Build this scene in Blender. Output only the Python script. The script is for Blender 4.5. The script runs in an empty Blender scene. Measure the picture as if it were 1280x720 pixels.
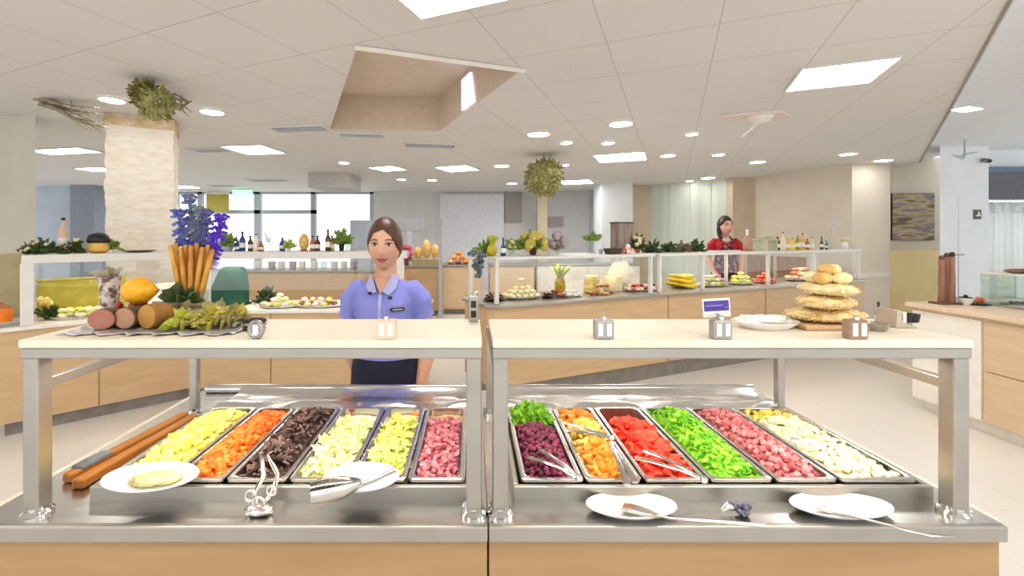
import bpy, math, random
from mathutils import Vector, Matrix, noise as mnoise
R = math.radians
PI = math.pi
SC = bpy.context.scene
COL = SC.collection
CX, CY, F, EYE = 590.0, 296.0, 570.0, 1.5

def at(px, py, z):
    """point on the horizontal plane of height z that the photo shows at px, py"""
    Y = (EYE - z) * F / (py - CY)
    return Vector(((px - CX) * Y / F, Y, z))
def xat(px, Y): return (px - CX) * Y / F
def zat(py, Y): return EYE - (py - CY) * Y / F

def lin(h):
    if isinstance(h, str):
        h = h.lstrip('#'); c = [int(h[i:i + 2], 16) / 255 for i in (0, 2, 4)]
    else:
        c = h
    return tuple(((x / 12.92) if x <= .04045 else ((x + .055) / 1.055) ** 2.4) for x in c) + (1,)

# ------------------------------------------------------------------ materials
MATS = {}
def mat(name, c1, c2=None, rough=.5, metal=0.0, scale=12, bump=0.0, emit=0.0, ecol=None, rnd=False,
        stretch=None, detail=3, contrast=(.35, .65), trans=0.0, ior=1.45, sss=0.0, alpha=1.0, coat=0.0):
    if name in MATS: return MATS[name]
    m = bpy.data.materials.new(name); m.use_nodes = True
    nt = m.node_tree; b = nt.nodes['Principled BSDF']
    b.inputs['Roughness'].default_value = rough; b.inputs['Metallic'].default_value = metal
    b.inputs['IOR'].default_value = ior
    b.inputs['Transmission Weight'].default_value = trans
    b.inputs['Coat Weight'].default_value = coat
    if sss:
        b.inputs['Subsurface Weight'].default_value = sss
        b.inputs['Subsurface Radius'].default_value = (.01, .005, .003)
    tc = nt.nodes.new('ShaderNodeTexCoord'); mp = nt.nodes.new('ShaderNodeMapping')
    nt.links.new(tc.outputs['Object'], mp.inputs['Vector'])
    if stretch: mp.inputs['Scale'].default_value = stretch
    nz = nt.nodes.new('ShaderNodeTexNoise'); nz.inputs['Scale'].default_value = scale
    nz.inputs['Detail'].default_value = detail
    nt.links.new(mp.outputs['Vector'], nz.inputs['Vector'])
    if c2 is None:
        c = lin(c1); c2l = tuple(x * .93 for x in c[:3]) + (1,)
    else:
        c2l = lin(c2)
    rp = nt.nodes.new('ShaderNodeValToRGB')
    rp.color_ramp.elements[0].position = contrast[0]; rp.color_ramp.elements[1].position = contrast[1]
    rp.color_ramp.elements[0].color = lin(c1); rp.color_ramp.elements[1].color = c2l
    if rnd:
        oi = nt.nodes.new('ShaderNodeObjectInfo')
        ad = nt.nodes.new('ShaderNodeMath'); ad.operation = 'MULTIPLY_ADD'
        ad.inputs[1].default_value = .5; ad.inputs[2].default_value = -.25
        ad2 = nt.nodes.new('ShaderNodeMath'); ad2.operation = 'ADD'
        nt.links.new(oi.outputs['Random'], ad.inputs[0]); nt.links.new(ad.outputs[0], ad2.inputs[0])
        nt.links.new(nz.outputs['Fac'], ad2.inputs[1]); nt.links.new(ad2.outputs[0], rp.inputs['Fac'])
    else:
        nt.links.new(nz.outputs['Fac'], rp.inputs['Fac'])
    nt.links.new(rp.outputs['Color'], b.inputs['Base Color'])
    if bump:
        bp = nt.nodes.new('ShaderNodeBump'); bp.inputs['Strength'].default_value = bump
        bp.inputs['Distance'].default_value = .01
        nt.links.new(nz.outputs['Fac'], bp.inputs['Height']); nt.links.new(bp.outputs['Normal'], b.inputs['Normal'])
    if emit:
        b.inputs['Emission Color'].default_value = lin(ecol or c1); b.inputs['Emission Strength'].default_value = emit
    MATS[name] = m
    return m

def glass_mat(name, tint='#f4faf8', gl=.07):
    m = bpy.data.materials.new(name); m.use_nodes = True
    nt = m.node_tree; out = nt.nodes['Material Output']; nt.nodes.remove(nt.nodes['Principled BSDF'])
    t = nt.nodes.new('ShaderNodeBsdfTransparent'); t.inputs['Color'].default_value = lin(tint)
    g = nt.nodes.new('ShaderNodeBsdfGlossy'); g.inputs['Roughness'].default_value = .03
    mx = nt.nodes.new('ShaderNodeMixShader'); mx.inputs[0].default_value = gl
    nt.links.new(t.outputs[0], mx.inputs[1]); nt.links.new(g.outputs[0], mx.inputs[2])
    nt.links.new(mx.outputs[0], out.inputs['Surface'])
    MATS[name] = m
    return m

def translucent(m, k):
    nt = m.node_tree; b = nt.nodes['Principled BSDF']; out = nt.nodes['Material Output']
    t = nt.nodes.new('ShaderNodeBsdfTranslucent'); mx = nt.nodes.new('ShaderNodeMixShader'); mx.inputs[0].default_value = k
    nt.links.new(b.inputs['Base Color'].links[0].from_socket, t.inputs['Color'])
    nt.links.new(b.outputs[0], mx.inputs[1]); nt.links.new(t.outputs[0], mx.inputs[2]); nt.links.new(mx.outputs[0], out.inputs['Surface'])
    return m
def grid_mat(name, base, line, size, width, ang=0, ox=0, oy=0, rough=.6, vary='#ffffff', bump=0):
    """tiles: a square grid of thin joint lines turned by ang degrees"""
    m = mat(name, base, vary, rough=rough, scale=.6, contrast=(.2, .9))
    nt = m.node_tree; b = nt.nodes['Principled BSDF']
    base_out = b.inputs['Base Color'].links[0].from_socket
    ge = nt.nodes.new('ShaderNodeNewGeometry')
    mp = nt.nodes.new('ShaderNodeMapping'); mp.vector_type = 'TEXTURE'
    mp.inputs['Location'].default_value = (ox, oy, 0); mp.inputs['Rotation'].default_value = (0, 0, R(ang))
    mp.inputs['Scale'].default_value = (size, size, 1)
    nt.links.new(ge.outputs['Position'], mp.inputs['Vector'])
    sx = nt.nodes.new('ShaderNodeSeparateXYZ'); nt.links.new(mp.outputs[0], sx.inputs[0])
    ms = []
    for k in (0, 1):
        f = nt.nodes.new('ShaderNodeMath'); f.operation = 'PINGPONG'; f.inputs[1].default_value = .5
        nt.links.new(sx.outputs[k], f.inputs[0])
        c = nt.nodes.new('ShaderNodeMath'); c.operation = 'LESS_THAN'; c.inputs[1].default_value = width / size / 2
        nt.links.new(f.outputs[0], c.inputs[0]); ms.append(c)
    mx = nt.nodes.new('ShaderNodeMath'); mx.operation = 'MAXIMUM'
    nt.links.new(ms[0].outputs[0], mx.inputs[0]); nt.links.new(ms[1].outputs[0], mx.inputs[1])
    mc = nt.nodes.new('ShaderNodeMix'); mc.data_type = 'RGBA'
    nt.links.new(mx.outputs[0], mc.inputs['Factor']); nt.links.new(base_out, mc.inputs['A'])
    mc.inputs['B'].default_value = lin(line)
    nt.links.new(mc.outputs['Result'], b.inputs['Base Color'])
    return m

# ------------------------------------------------------------------ mesh building
class MB:
    def __init__(s): s.v = []; s.f = []
    def add(s, vs, fs, M=None):
        o = len(s.v)
        for p in vs:
            p = Vector(p); s.v.append(M @ p if M else p)
        s.f += [tuple(i + o for i in f) for f in fs]
        return s
    def box(s, x0, x1, y0, y1, z0, z1, M=None):
        vs = [(x, y, z) for z in (z0, z1) for y in (y0, y1) for x in (x0, x1)]
        return s.add(vs, [(0, 2, 3, 1), (4, 5, 7, 6), (0, 1, 5, 4), (1, 3, 7, 5), (3, 2, 6, 7), (2, 0, 4, 6)], M)
    def cbox(s, c, d, M=None):
        return s.box(c[0] - d[0] / 2, c[0] + d[0] / 2, c[1] - d[1] / 2, c[1] + d[1] / 2, c[2] - d[2] / 2, c[2] + d[2] / 2, M)
    def rings(s, rs, closed_ends=(True, True), M=None, cyc=False):
        n = len(rs[0]); vs = [p for r in rs for p in r]; fs = []
        m = len(rs)
        for i in range(m if cyc else m - 1):
            a = i * n; b = ((i + 1) % m) * n
            for k in range(n):
                fs.append((a + k, a + (k + 1) % n, b + (k + 1) % n, b + k))
        if not cyc:
            if closed_ends[0]: fs.append(tuple(range(n))[::-1])
            if closed_ends[1]: fs.append(tuple((m - 1) * n + k for k in range(n)))
        return s.add(vs, fs, M)
    def lathe(s, prof, seg=24, c=(0, 0, 0), sx=1, sy=1, M=None, ends=(True, True)):
        rs = [[(c[0] + r * sx * math.cos(2 * PI * k / seg), c[1] + r * sy * math.sin(2 * PI * k / seg), c[2] + z) for k in range(seg)] for r, z in prof]
        return s.rings(rs, ends, M)
    def tube(s, pts, r, seg=8, M=None, flat=1.0):
        pts = [Vector(p) for p in pts]; n = len(pts)
        rad = r if isinstance(r, (list, tuple)) else [r] * n
        rs = []; up = None
        for i, p in enumerate(pts):
            d = (pts[min(i + 1, n - 1)] - pts[max(i - 1, 0)]).normalized()
            if up is None:
                up = Vector((0, 0, 1)) if abs(d.z) < .9 else Vector((0, 1, 0))
            a = d.cross(up)
            if a.length < 1e-4: a = d.cross(Vector((1, 0, 0)))
            a.normalize(); b = a.cross(d).normalized(); up = b
            rs.append([p + a * (rad[i] * math.cos(2 * PI * k / seg)) + b * (rad[i] * flat * math.sin(2 * PI * k / seg)) for k in range(seg)])
        return s.rings(rs, (True, True), M)
    def blob(s, c, r, amp=0.0, freq=3.0, seg=14, seed=0, M=None, fn=None):
        """lumpy closed ball, r may be (rx, ry, rz)"""
        if not isinstance(r, (list, tuple)): r = (r, r, r)
        rows = max(4, seg * 2 // 3); rs = []
        for i in range(1, rows):
            t = PI * i / rows; row = []
            for k in range(seg):
                a = 2 * PI * k / seg
                d = Vector((math.sin(t) * math.cos(a), math.sin(t) * math.sin(a), math.cos(t)))
                q = 1 + (amp * mnoise.noise(d * freq + Vector((seed * 3.1, seed * 1.7, seed))) if amp else 0)
                p = Vector((d.x * r[0] * q, d.y * r[1] * q, d.z * r[2] * q))
                if fn: p = fn(d, p)
                row.append(Vector(c) + p)
            rs.append(row)
        n = len(rs); top = sum(rs[0], Vector()) / seg + Vector((0, 0, r[2] * (1 - math.cos(PI / rows))))
        bot = sum(rs[-1], Vector()) / seg - Vector((0, 0, r[2] * (1 - math.cos(PI / rows))))
        vs = [p for q in rs for p in q] + [top, bot]; fs = []
        for i in range(n - 1):
            for k in range(seg):
                fs.append((i * seg + k, (i + 1) * seg + k, (i + 1) * seg + (k + 1) % seg, i * seg + (k + 1) % seg))
        T = n * seg
        for k in range(seg):
            fs.append((T, k, (k + 1) % seg)); fs.append((T + 1, (n - 1) * seg + (k + 1) % seg, (n - 1) * seg + k))
        return s.add(vs, fs, M)
    def prism(s, poly, z0, z1, M=None):
        n = len(poly)
        vs = [(p[0], p[1], z0) for p in poly] + [(p[0], p[1], z1) for p in poly]
        fs = [tuple(range(n))[::-1], tuple(range(n, 2 * n))] + [(k, (k + 1) % n, n + (k + 1) % n, n + k) for k in range(n)]
        return s.add(vs, fs, M)
    def leaf(s, c, d, L, W, seed=0, bend=.25):
        """a thin curved leaf with thickness"""
        rn = random.Random(seed); d = Vector(d).normalized()
        a = d.cross(Vector((rn.uniform(-1, 1), rn.uniform(-1, 1), rn.uniform(-.3, 1)))).normalized(); nrm = a.cross(d).normalized()
        pts = []
        for t, w in ((0, .15), (.3, .9), (.65, .8), (1, .05)):
            o = Vector(c) + d * (L * t) - nrm * (bend * L * t * t)
            pts.append((o - a * (W * w / 2), o + nrm * .1 * W, o + a * (W * w / 2), o - nrm * (.02 + .05 * W)))
        return s.rings([list(p) for p in pts], (True, True))

def obj(name, mb, m, parent=None, smooth=False, bevel=0, loc=None, rotz=0, rot=None, subsurf=0, auto=None):
    me = bpy.data.meshes.new(name)
    me.from_pydata([tuple(p) for p in mb.v], [], mb.f)
    o = bpy.data.objects.new(name, me); COL.objects.link(o)
    if m: me.materials.append(m)
    # consistent outward normals
    import bmesh
    bm = bmesh.new(); bm.from_mesh(me); bmesh.ops.recalc_face_normals(bm, faces=bm.faces); bm.to_mesh(me); bm.free()
    if smooth or auto:
        for p in me.polygons: p.use_smooth = True
        if auto: me.set_sharp_from_angle(angle=R(auto))
    if bevel:
        bv = o.modifiers.new('edge', 'BEVEL'); bv.width = bevel; bv.segments = 2; bv.limit_method = 'ANGLE'; bv.angle_limit = R(40)
    if subsurf:
        sb = o.modifiers.new('smooth', 'SUBSURF'); sb.levels = subsurf; sb.render_levels = subsurf
    if parent: o.parent = parent
    if loc is not None: o.location = loc
    if rot: o.rotation_euler = rot
    elif rotz: o.rotation_euler = (0, 0, rotz)
    return o

def tag(o, label, cat, group=None, kind=None):
    o['label'] = label; o['category'] = cat
    if group: o['group'] = group
    if kind: o['kind'] = kind
    return o
def thing(name, label, cat, loc=(0, 0, 0), rotz=0, group=None, rot=None):
    o = bpy.data.objects.new(name, None); COL.objects.link(o); o.empty_display_size = .05
    o.location = loc; o.rotation_euler = rot if rot else (0, 0, rotz)
    return tag(o, label, cat, group)
def single(name, mb, m, label, cat, loc=(0, 0, 0), rotz=0, group=None, **k):
    o = obj(name, mb, m, None, loc=loc, rotz=rotz, **k)
    return tag(o, label, cat, group)
def struct(name, mb, m, parent=None, **k):
    o = obj(name, mb, m, parent, **k)
    if not parent: o['kind'] = 'structure'
    return o
def copy_thing(src, loc, rot=None, label=None, group=None, scale=None):
    r = src.copy(); COL.objects.link(r); r.location = loc
    if rot is not None: r.rotation_euler = rot
    if label: r['label'] = label
    if group: r['group'] = group
    if scale: r.scale = (scale,) * 3 if not isinstance(scale, tuple) else scale
    for ch in list(src.children):
        c = ch.copy(); COL.objects.link(c); c.parent = r
        for g in ch.children:
            d = g.copy(); COL.objects.link(d); d.parent = c
    return r

def rrect(x0, x1, y0, y1, r, z, n=4):
    """rounded rectangle ring"""
    out = []
    for (cx, cy, a0) in ((x1 - r, y1 - r, 0), (x0 + r, y1 - r, 90), (x0 + r, y0 + r, 180), (x1 - r, y0 + r, 270)):
        for k in range(n + 1):
            a = R(a0 + 90 * k / n); out.append((cx + r * math.cos(a), cy + r * math.sin(a), z))
    return out

# palette
M = {}
M['steel'] = mat('brushed_steel', '#dcdad6', '#d0cdc9', rough=.24, metal=1, scale=8, stretch=(1, 6, 6))
M['steel_soft'] = mat('satin_steel', '#aca79f', '#a49f97', rough=.36, metal=.8, scale=6)
M['chrome'] = mat('chrome', '#dedddb', '#c8c6c3', rough=.1, metal=1)
M['white_metal'] = mat('white_painted_metal', '#e2ded8', '#dedad3', rough=.35)
M['beige'] = mat('beige_laminate', '#d0af86', '#c8a67c', rough=.45, scale=3, stretch=(1, 1, 8))
M['beige_pale'] = mat('pale_beige_laminate', '#e0c6a4', '#d8bc98', rough=.45, scale=3, stretch=(1, 1, 8))
M['cream'] = mat('cream_laminate', '#f0e2cd', '#ead9c0', rough=.4, scale=4)
M['white'] = mat('white_laminate', '#f1ece4', '#e8e2d8', rough=.4)
M['porcelain'] = mat('white_porcelain', '#f4f3f0', '#ece9e4', rough=.15, coat=.3)
M['toe'] = mat('grey_toe_kick', '#8d857c', '#7c746c', rough=.5)
M['dark'] = mat('black_plastic', '#22201f', '#161514', rough=.4)
M['glass'] = glass_mat('clear_glass', '#fbfdfc', .05)
M['glass_jar'] = glass_mat('jar_glass', '#f3f8f5', .12)
M['lamp'] = mat('lamp_diffuser', '#fffdf9', '#fffbf5', emit=14)
M['spot'] = mat('spot_diffuser', '#fffcf5', '#fffaf0', emit=22)
M['strip'] = mat('warm_strip_diffuser', '#fff0da', '#ffecd0', emit=16)
# ================================================================== the room
H = 2.80; HR = 2.95; BACK = 13.2
M['ceil'] = grid_mat('ceiling_tile', '#e4e2e0', '#c6c1bd', .668, .008, -23.8, .02, 2.71, rough=.8, vary='#dfdcda')
M['ceil_plain'] = mat('plain_ceiling', '#eaedf0', '#e4e8ec', rough=.8)
M['floor'] = grid_mat('floor_tile', '#ece6de', '#dfd7ce', .6, .006, 0, .1, .1, rough=.3, vary='#e6dfd6')
M['wall'] = mat('warm_white_wall', '#e6dccd', '#e0d5c5', rough=.7, scale=3)
M['wall_grey'] = mat('pale_grey_wall', '#dedede', '#d6d8da', rough=.7, scale=3)
M['wall_blue'] = mat('blue_grey_wall', '#b9c3d0', '#b1bbc8', rough=.7, scale=3)
M['wall_tan'] = mat('tan_wall', '#d2c2aa', '#cbbaa1', rough=.7, scale=3)
M['wall_yellow'] = mat('yellow_wall', '#fbe7b4', '#f5dea6', rough=.7, scale=2)
M['pillar_white'] = mat('white_pillar_paint', '#e9edef', '#e1e6e9', rough=.6, scale=2)
M['grey_frame'] = mat('grey_window_frame', '#bcc1cd', '#b2b8c6', rough=.5)
M['frost'] = mat('frosted_glass', '#dfe6da', '#cdd8ce', rough=.25, scale=1.2, stretch=(6, 6, .2))
M['olive'] = translucent(mat('olive_fabric', '#c8bc62', '#bcae54', rough=.8, scale=14), .4)

mb = MB(); mb.box(-13, 12, -3, 14, -.1, 0); struct('floor', mb, M['floor'])

# the main ceiling: one slab with a rectangular light well in it
edge = [(-13, -3), (-1.9, -3), (2.955, 2.5), (5.59, 5.45), (7.74, 7.88), (8.0, 8.6), (8.0, BACK + .3), (-13, BACK + .3)]
hole = [(-.775, 3.09), (.39, 3.53), (-.40, 5.62), (-1.72, 5.52)]
import bmesh
bm = bmesh.new()
def loop(pts, z):
    v = [bm.verts.new((p[0], p[1], z)) for p in pts]
    return v, [bm.edges.new((v[i], v[(i + 1) % len(v)])) for i in range(len(v))]
v1, e1 = loop(edge, H); v2, e2 = loop(hole, H)
bmesh.ops.triangle_fill(bm, use_beauty=True, use_dissolve=False, edges=e1 + e2)
vt = [bm.verts.new((p[0], p[1], HR + .02)) for p in edge]
for i in range(len(edge)): j = (i + 1) % len(edge); bm.faces.new((v1[i], v1[j], vt[j], vt[i]))
me = bpy.data.meshes.new('ceiling'); bm.to_mesh(me); bm.free()
ceil = bpy.data.objects.new('ceiling', me); COL.objects.link(ceil); me.materials.append(M['ceil']); ceil['kind'] = 'structure'
mb = MB(); T = 3.22
def rect_hole(z, k=1.0): return [(p[0], p[1], z) for p in hole]
mb.rings([rect_hole(H), rect_hole(T)], (False, True))
struct('light_well', mb, mat('light_well_paint', '#e2d3c2', '#dccbb8', rough=.8), ceil)
mb = MB()                                             # the white trim along the near rim of the well
a, b = Vector((*hole[0], H)), Vector((*hole[1], H))
mb.tube([a + Vector((-.02, 0, -.012)), b + Vector((.02, 0, -.012))], .022, 4)
struct('rim_trim', mb, M['white'], ceil)
# lit slot in the side wall of the well
p, q = Vector((*hole[1], 0)), Vector((*hole[2], 0)); u = (q - p).normalized(); nrm = Vector((-u.y, u.x, 0))
if nrm.x > 0: nrm = -nrm
mb = MB()
L = (q - p).length
pts = [p + u * (L * .44) + nrm * .01, p + u * (L * .60) + nrm * .01]
mb.add([(*pts[0].xy, H + .02), (*pts[1].xy, H + .02), (*pts[1].xy, H + .34), (*(pts[0] + u * .1).xy, H + .34)] +
       [(*(w + nrm * .02).xy, z) for w, z in ((pts[0], H + .02), (pts[1], H + .02), (pts[1], H + .34), (pts[0] + u * .1, H + .34))],
       [(0, 1, 2, 3), (7, 6, 5, 4), (0, 4, 5, 1), (1, 5, 6, 2), (2, 6, 7, 3), (3, 7, 4, 0)])
struct('well_light', mb, mat('violet_lit_slot', '#d8d2f4', '#d2cbf2', emit=1.0), ceil)

mb = MB(); mb.prism([(-1.9, -3), (12, -3), (12, 7.85), (8.4, 7.85), (8.4, 8.6), (8.0, 8.6), (7.74, 7.88), (5.59, 5.45), (2.955, 2.5)], HR, HR + .1)
struct('ceiling_side', mb, M['ceil_plain'])

mb = MB()
e_ = [Vector((*p, H - .006)) for p in ((-1.9, -3), (2.955, 2.5), (5.59, 5.45), (7.74, 7.88))]
for p, q in zip(e_[:-1], e_[1:]): mb.tube([p, q], .012, 4)
struct('ceiling_edge', mb, mat('grey_edge_strip', '#a8a4a0', '#9f9b97', rough=.6), ceil)
# walls
mb = MB(); mb.prism([(-9, 4.9), (-4.69, 4.9), (-5.17, 5.4), (-9, 5.4)], 0, H); struct('wall_left', mb, mat('grey_cream_wall', '#d6d0c3', '#cfc9bb', rough=.7, scale=3))
mb = MB(); mb.box(-13, -10.05, 11.6, 11.8, 0, H); struct('wall_left_rear', mb, M['wall_blue'])
mb = MB(); mb.box(-10.05, -9.45, 11.4, 11.9, 0, H); struct('column_grey', mb, mat('slate_column', '#8f97a3', '#88909c', rough=.7))
wx0, wx1 = xat(215, BACK), xat(467, BACK)
mb = MB(); mb.box(-13, wx0, BACK, BACK + .25, 0, H)
mb.box(wx0, wx1, BACK, BACK + .25, 0, .5)
mb.box(wx1, 8.2, BACK, BACK + .25, 0, H); struct('wall_back', mb, M['wall_grey'])
# the window wall at the far end
w = bpy.data.objects.new('window_1', None); COL.objects.link(w); w.location = ((wx0 + wx1) / 2, BACK, .5); w['kind'] = 'structure'
ox, oz = (wx0 + wx1) / 2, .5
mb = MB()
def bar(px0, px1, z0, z1): mb.box(xat(px0, BACK) - ox, xat(px1, BACK) - ox, .02, .14, z0 - oz, z1 - oz)
for (a, b) in ((215, 221), (246, 252), (317, 325), (388, 394), (462, 467)): bar(a, b, .5, 2.8)
bar(215, 394, zat(267, BACK), zat(262.5, BACK)); bar(215, 467, 2.74, 2.8); bar(215, 467, .5, .58)
struct('window_frame', mb, M['grey_frame'], w)
for a, b in ((221, 246), (252, 317), (325, 388), (394, 462)):
    mb = MB(); mb.box(xat(a, BACK) - ox, xat(b, BACK) - ox, .07, .085, .06, 2.26); struct('pane', mb, M['glass'], w)
mb = MB(); x0, x1 = xat(258, 12.9), xat(286, 12.9)
for k in range(1): mb.box(x0, x1, 12.9, 12.92, zat(266, 12.9), 2.74)
bl = thing('roller_blind', 'short mustard roller blind hanging at the top of the far window', 'blind', ((x0 + x1) / 2, 12.9, zat(266, 12.9)))
mb = MB(); hw = (x1 - x0) / 2; hh = 2.70 - zat(266, 12.9); mb.box(-hw, hw, -.004, .004, .02, hh); obj('fabric', mb, M['olive'], bl)
mb = MB(); mb.tube([(-hw, 0, hh + .04), (hw, 0, hh + .04)], .04, 10); obj('roller', mb, M['white_metal'], bl, auto=40)
mb = MB(); mb.tube([(-hw, 0, .01), (hw, 0, .01)], .014, 8); obj('bottom_bar', mb, M['grey_frame'], bl)

# features of the far wall beyond the middle aisle
mb = MB(); mb.box(xat(550, 13.1), xat(630, 13.1), 13.1, 13.19, 0, 2.72); struct('wall_back_panel', mb, mat('ice_white_panel', '#e8ebf3', '#dfe4ee', rough=.4))
mb = MB(); mb.box(xat(672, 12.4), xat(684, 12.4), 12.4, 12.7, 0, H); struct('column_tan', mb, M['wall_tan'])
mb = MB(); mb.box(xat(739, 12.6), xat(753, 12.6), 12.6, 12.8, 0, H); struct('column_blue_grey', mb, M['wall_blue'])
mb = MB(); mb.box(xat(752, 11), xat(791, 11), 11, 11.7, 0, H); struct('column_white', mb, M['pillar_white'])
mb = MB(); mb.box(xat(789, 11.5), xat(815, 11.5), 11.5, 11.8, 0, H); struct('column_beige', mb, M['wall_tan'])
# frosted glass partition
p0, p1 = Vector((xat(813, 11.5), 11.5, 0)), Vector((xat(918, 10.15), 10.15, 0))
w = bpy.data.objects.new('window_2', None); COL.objects.link(w); w.location = p0; w.rotation_euler = (0, 0, math.atan2(p1.y - p0.y, p1.x - p0.x)); w['kind'] = 'structure'
LL = (p1 - p0).length
for k in range(4):
    mb = MB(); mb.box(k * LL / 4 + .008, (k + 1) * LL / 4 - .008, 0, .03, .02, H - .02); struct('pane', mb, M['frost'], w)
mb = MB(); mb.box(0, LL, -.01, .04, 0, .02); mb.box(0, LL, -.01, .04, H - .02, H); struct('window_frame', mb, M['white_metal'], w)
mb = MB(); mb.box(5.72, 6.22, 10.0, 10.5, 0, H); struct('column_tan_near', mb, M['wall_tan'])
mb = MB(); mb.prism([(6.15, 10.2), (6.75, 8.1), (7.43, 8.1), (7.43, 8.3), (6.95, 8.3), (6.35, 10.2)], 0, HR); struct('wall_right', mb, M['wall'])
mb = MB(); mb.box(7.43, 8.62, 8.3, 8.5, 0, HR); struct('wall_right_alcove', mb, M['wall'])
mb = MB(); mb.box(7.44, 8.62, 8.26, 8.3, 0, zat(313, 8.26)); struct('wall_right_wainscot', mb, M['wall_yellow'])
mb = MB(); mb.prism([(7.49, 7.3), (8.27, 7.3), (8.6, 7.85), (8.07, 7.85)], 0, HR); struct('pillar_white', mb, M['pillar_white'])
mb = MB(); mb.box(8.27, 12, 7.6, 7.8, 2.12, HR); mb.box(8.27, 12, 7.6, 7.8, 0, .4); struct('wall_right_front', mb, M['pillar_white'])

# picture on the alcove wall
po = thing('wall_poster', 'square picture of brown, blue and cream streaks on the alcove wall', 'poster', (xat(1141, 8.28), 8.27, zat(271, 8.28)))
m = mat('streaked_print', '#7d6a5a', rough=.5)
nt = m.node_tree; bs = nt.nodes['Principled BSDF']; ramp = bs.inputs['Base Color'].links[0].from_node
for e, (ps, c) in zip([ramp.color_ramp.elements[0], ramp.color_ramp.elements[1]] + [ramp.color_ramp.elements.new(.5) for _ in range(4)],
                      [(.28, '#4a4240'), (.70, '#e6dab4'), (.38, '#7d8294'), (.45, '#a08c7a'), (.52, '#c9b998'), (.60, '#7c744e')]):
    e.position = ps; e.color = lin(c)
for n in nt.nodes:
    if n.type == 'MAPPING': n.inputs['Scale'].default_value = (1.0, 1, 6.5)
    if n.type == 'TEX_NOISE': n.inputs['Scale'].default_value = 1.9; n.inputs['Detail'].default_value = 6
hw = 26 * 8.28 / F
mb = MB(); mb.box(-hw, hw, -.004, .004, -hw * 1.1, hw * 1.1); obj('print', mb, m, po)
mb = MB(); mb.box(-hw - .01, hw + .01, .004, .02, -hw * 1.1 - .01, hw * 1.1 + .01); obj('backing_board', mb, M['dark'], po)

# small black notice on the white pillar
no = thing('wall_sign', 'small black square sign with a white figure on the white pillar', 'sign', (xat(1223, 7.28), 7.288, zat(268, 7.28)))
mb = MB(); mb.box(-.062, .062, 0, .012, -.075, .075); obj('plate', mb, mat('charcoal_sign', '#4a4d52', '#404348', rough=.4), no, bevel=.006)
mb = MB(); mb.lathe([(.014, -.004), (.014, .004)], 12, M=Matrix.Translation((.012, -.003, .03)) @ Matrix.Rotation(PI / 2, 4, 'X'))
mb.prism([(-.035, -.03), (.038, -.03), (.038, -.01), (.022, .016), (.002, .016), (-.012, -.006), (-.035, -.016)], -.003, .003, Matrix.Translation((0, -.003, 0)) @ Matrix.Rotation(PI / 2, 4, 'X'))
obj('figure_mark', mb, M['white'], no)

# the bright window beside the pillar: dark valance, sheer curtain, lettered glass
w = bpy.data.objects.new('window_3', None); COL.objects.link(w); w.location = (8.27, 7.6, .4); w['kind'] = 'structure'
mb = MB(); mb.box(0, .06, .03, .1, 0, 1.75); mb.box(1.2, 1.26, .03, .1, 0, 1.75); mb.box(0, 3.6, .03, .1, 0, .06); struct('window_frame', mb, M['white'], w)
mb = MB(); mb.box(0, 3.6, .06, .07, .06, 1.75); struct('pane', mb, M['glass'], w)
va = thing('valance', 'dark slate valance over the bright window beside the white pillar', 'valance', (8.27, 7.5, 2.12))
mb = MB(); mb.box(.0, 3.2, 0, .05, 0, .52); obj('board', mb, mat('slate_cloth', '#6b6c75', '#63646d', rough=.8), va)
mb = MB(); mb.box(.0, 3.2, -.012, 0, .44, .53); obj('top_band', mb, mat('slate_blue_cloth', '#6f7f96', '#68788f', rough=.8), va)
cu = thing('curtain', 'sheer white curtain behind the lettered glass by the white pillar', 'curtain', (8.34, 7.74, .45))
mb = MB(); n = 150
rs = []
for z in (0, 1.0, 1.62):
    f_ = [(2.6 * k / n, .035 * math.sin(k * 1.05) * (1 + .3 * math.sin(k * .31)), z) for k in range(n + 1)]
    rs.append(f_ + [(p[0], p[1] + .006, z) for p in reversed(f_)])
mb.rings(rs); obj('cloth', mb, translucent(mat('sheer_white_cloth', '#fafafa', '#f6f7f7', rough=.8), .65), cu, smooth=True)
mb = MB(); mb.tube([(-.03, 0, 1.63), (2.7, 0, 1.63)], .012, 8); obj('rod', mb, M['chrome'], cu)
tx = bpy.data.curves.new('window_lettering', 'FONT'); tx.body = 'HEET  Conn'; tx.size = .21; tx.extrude = .002
to = bpy.data.objects.new('window_lettering', tx); COL.objects.link(to)
to.location = (8.27 + .22, 7.55, zat(267, 7.55)); to.rotation_euler = (PI / 2, 0, 0); tx.materials.append(mat('grey_lettering', '#c9c9d0', '#bfc0c8', rough=.6))
dep = bpy.context.evaluated_depsgraph_get()
me = bpy.data.meshes.new_from_object(to.evaluated_get(dep)); bpy.data.objects.remove(to)
lt = bpy.data.objects.new('lettering', me); COL.objects.link(lt)
lt.parent = w; lt.location = (.20, .045, zat(266, 7.64) - .4); lt.rotation_euler = (PI / 2, 0, 0)
lt['label'] = 'pale grey lettering on the glass'

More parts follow.
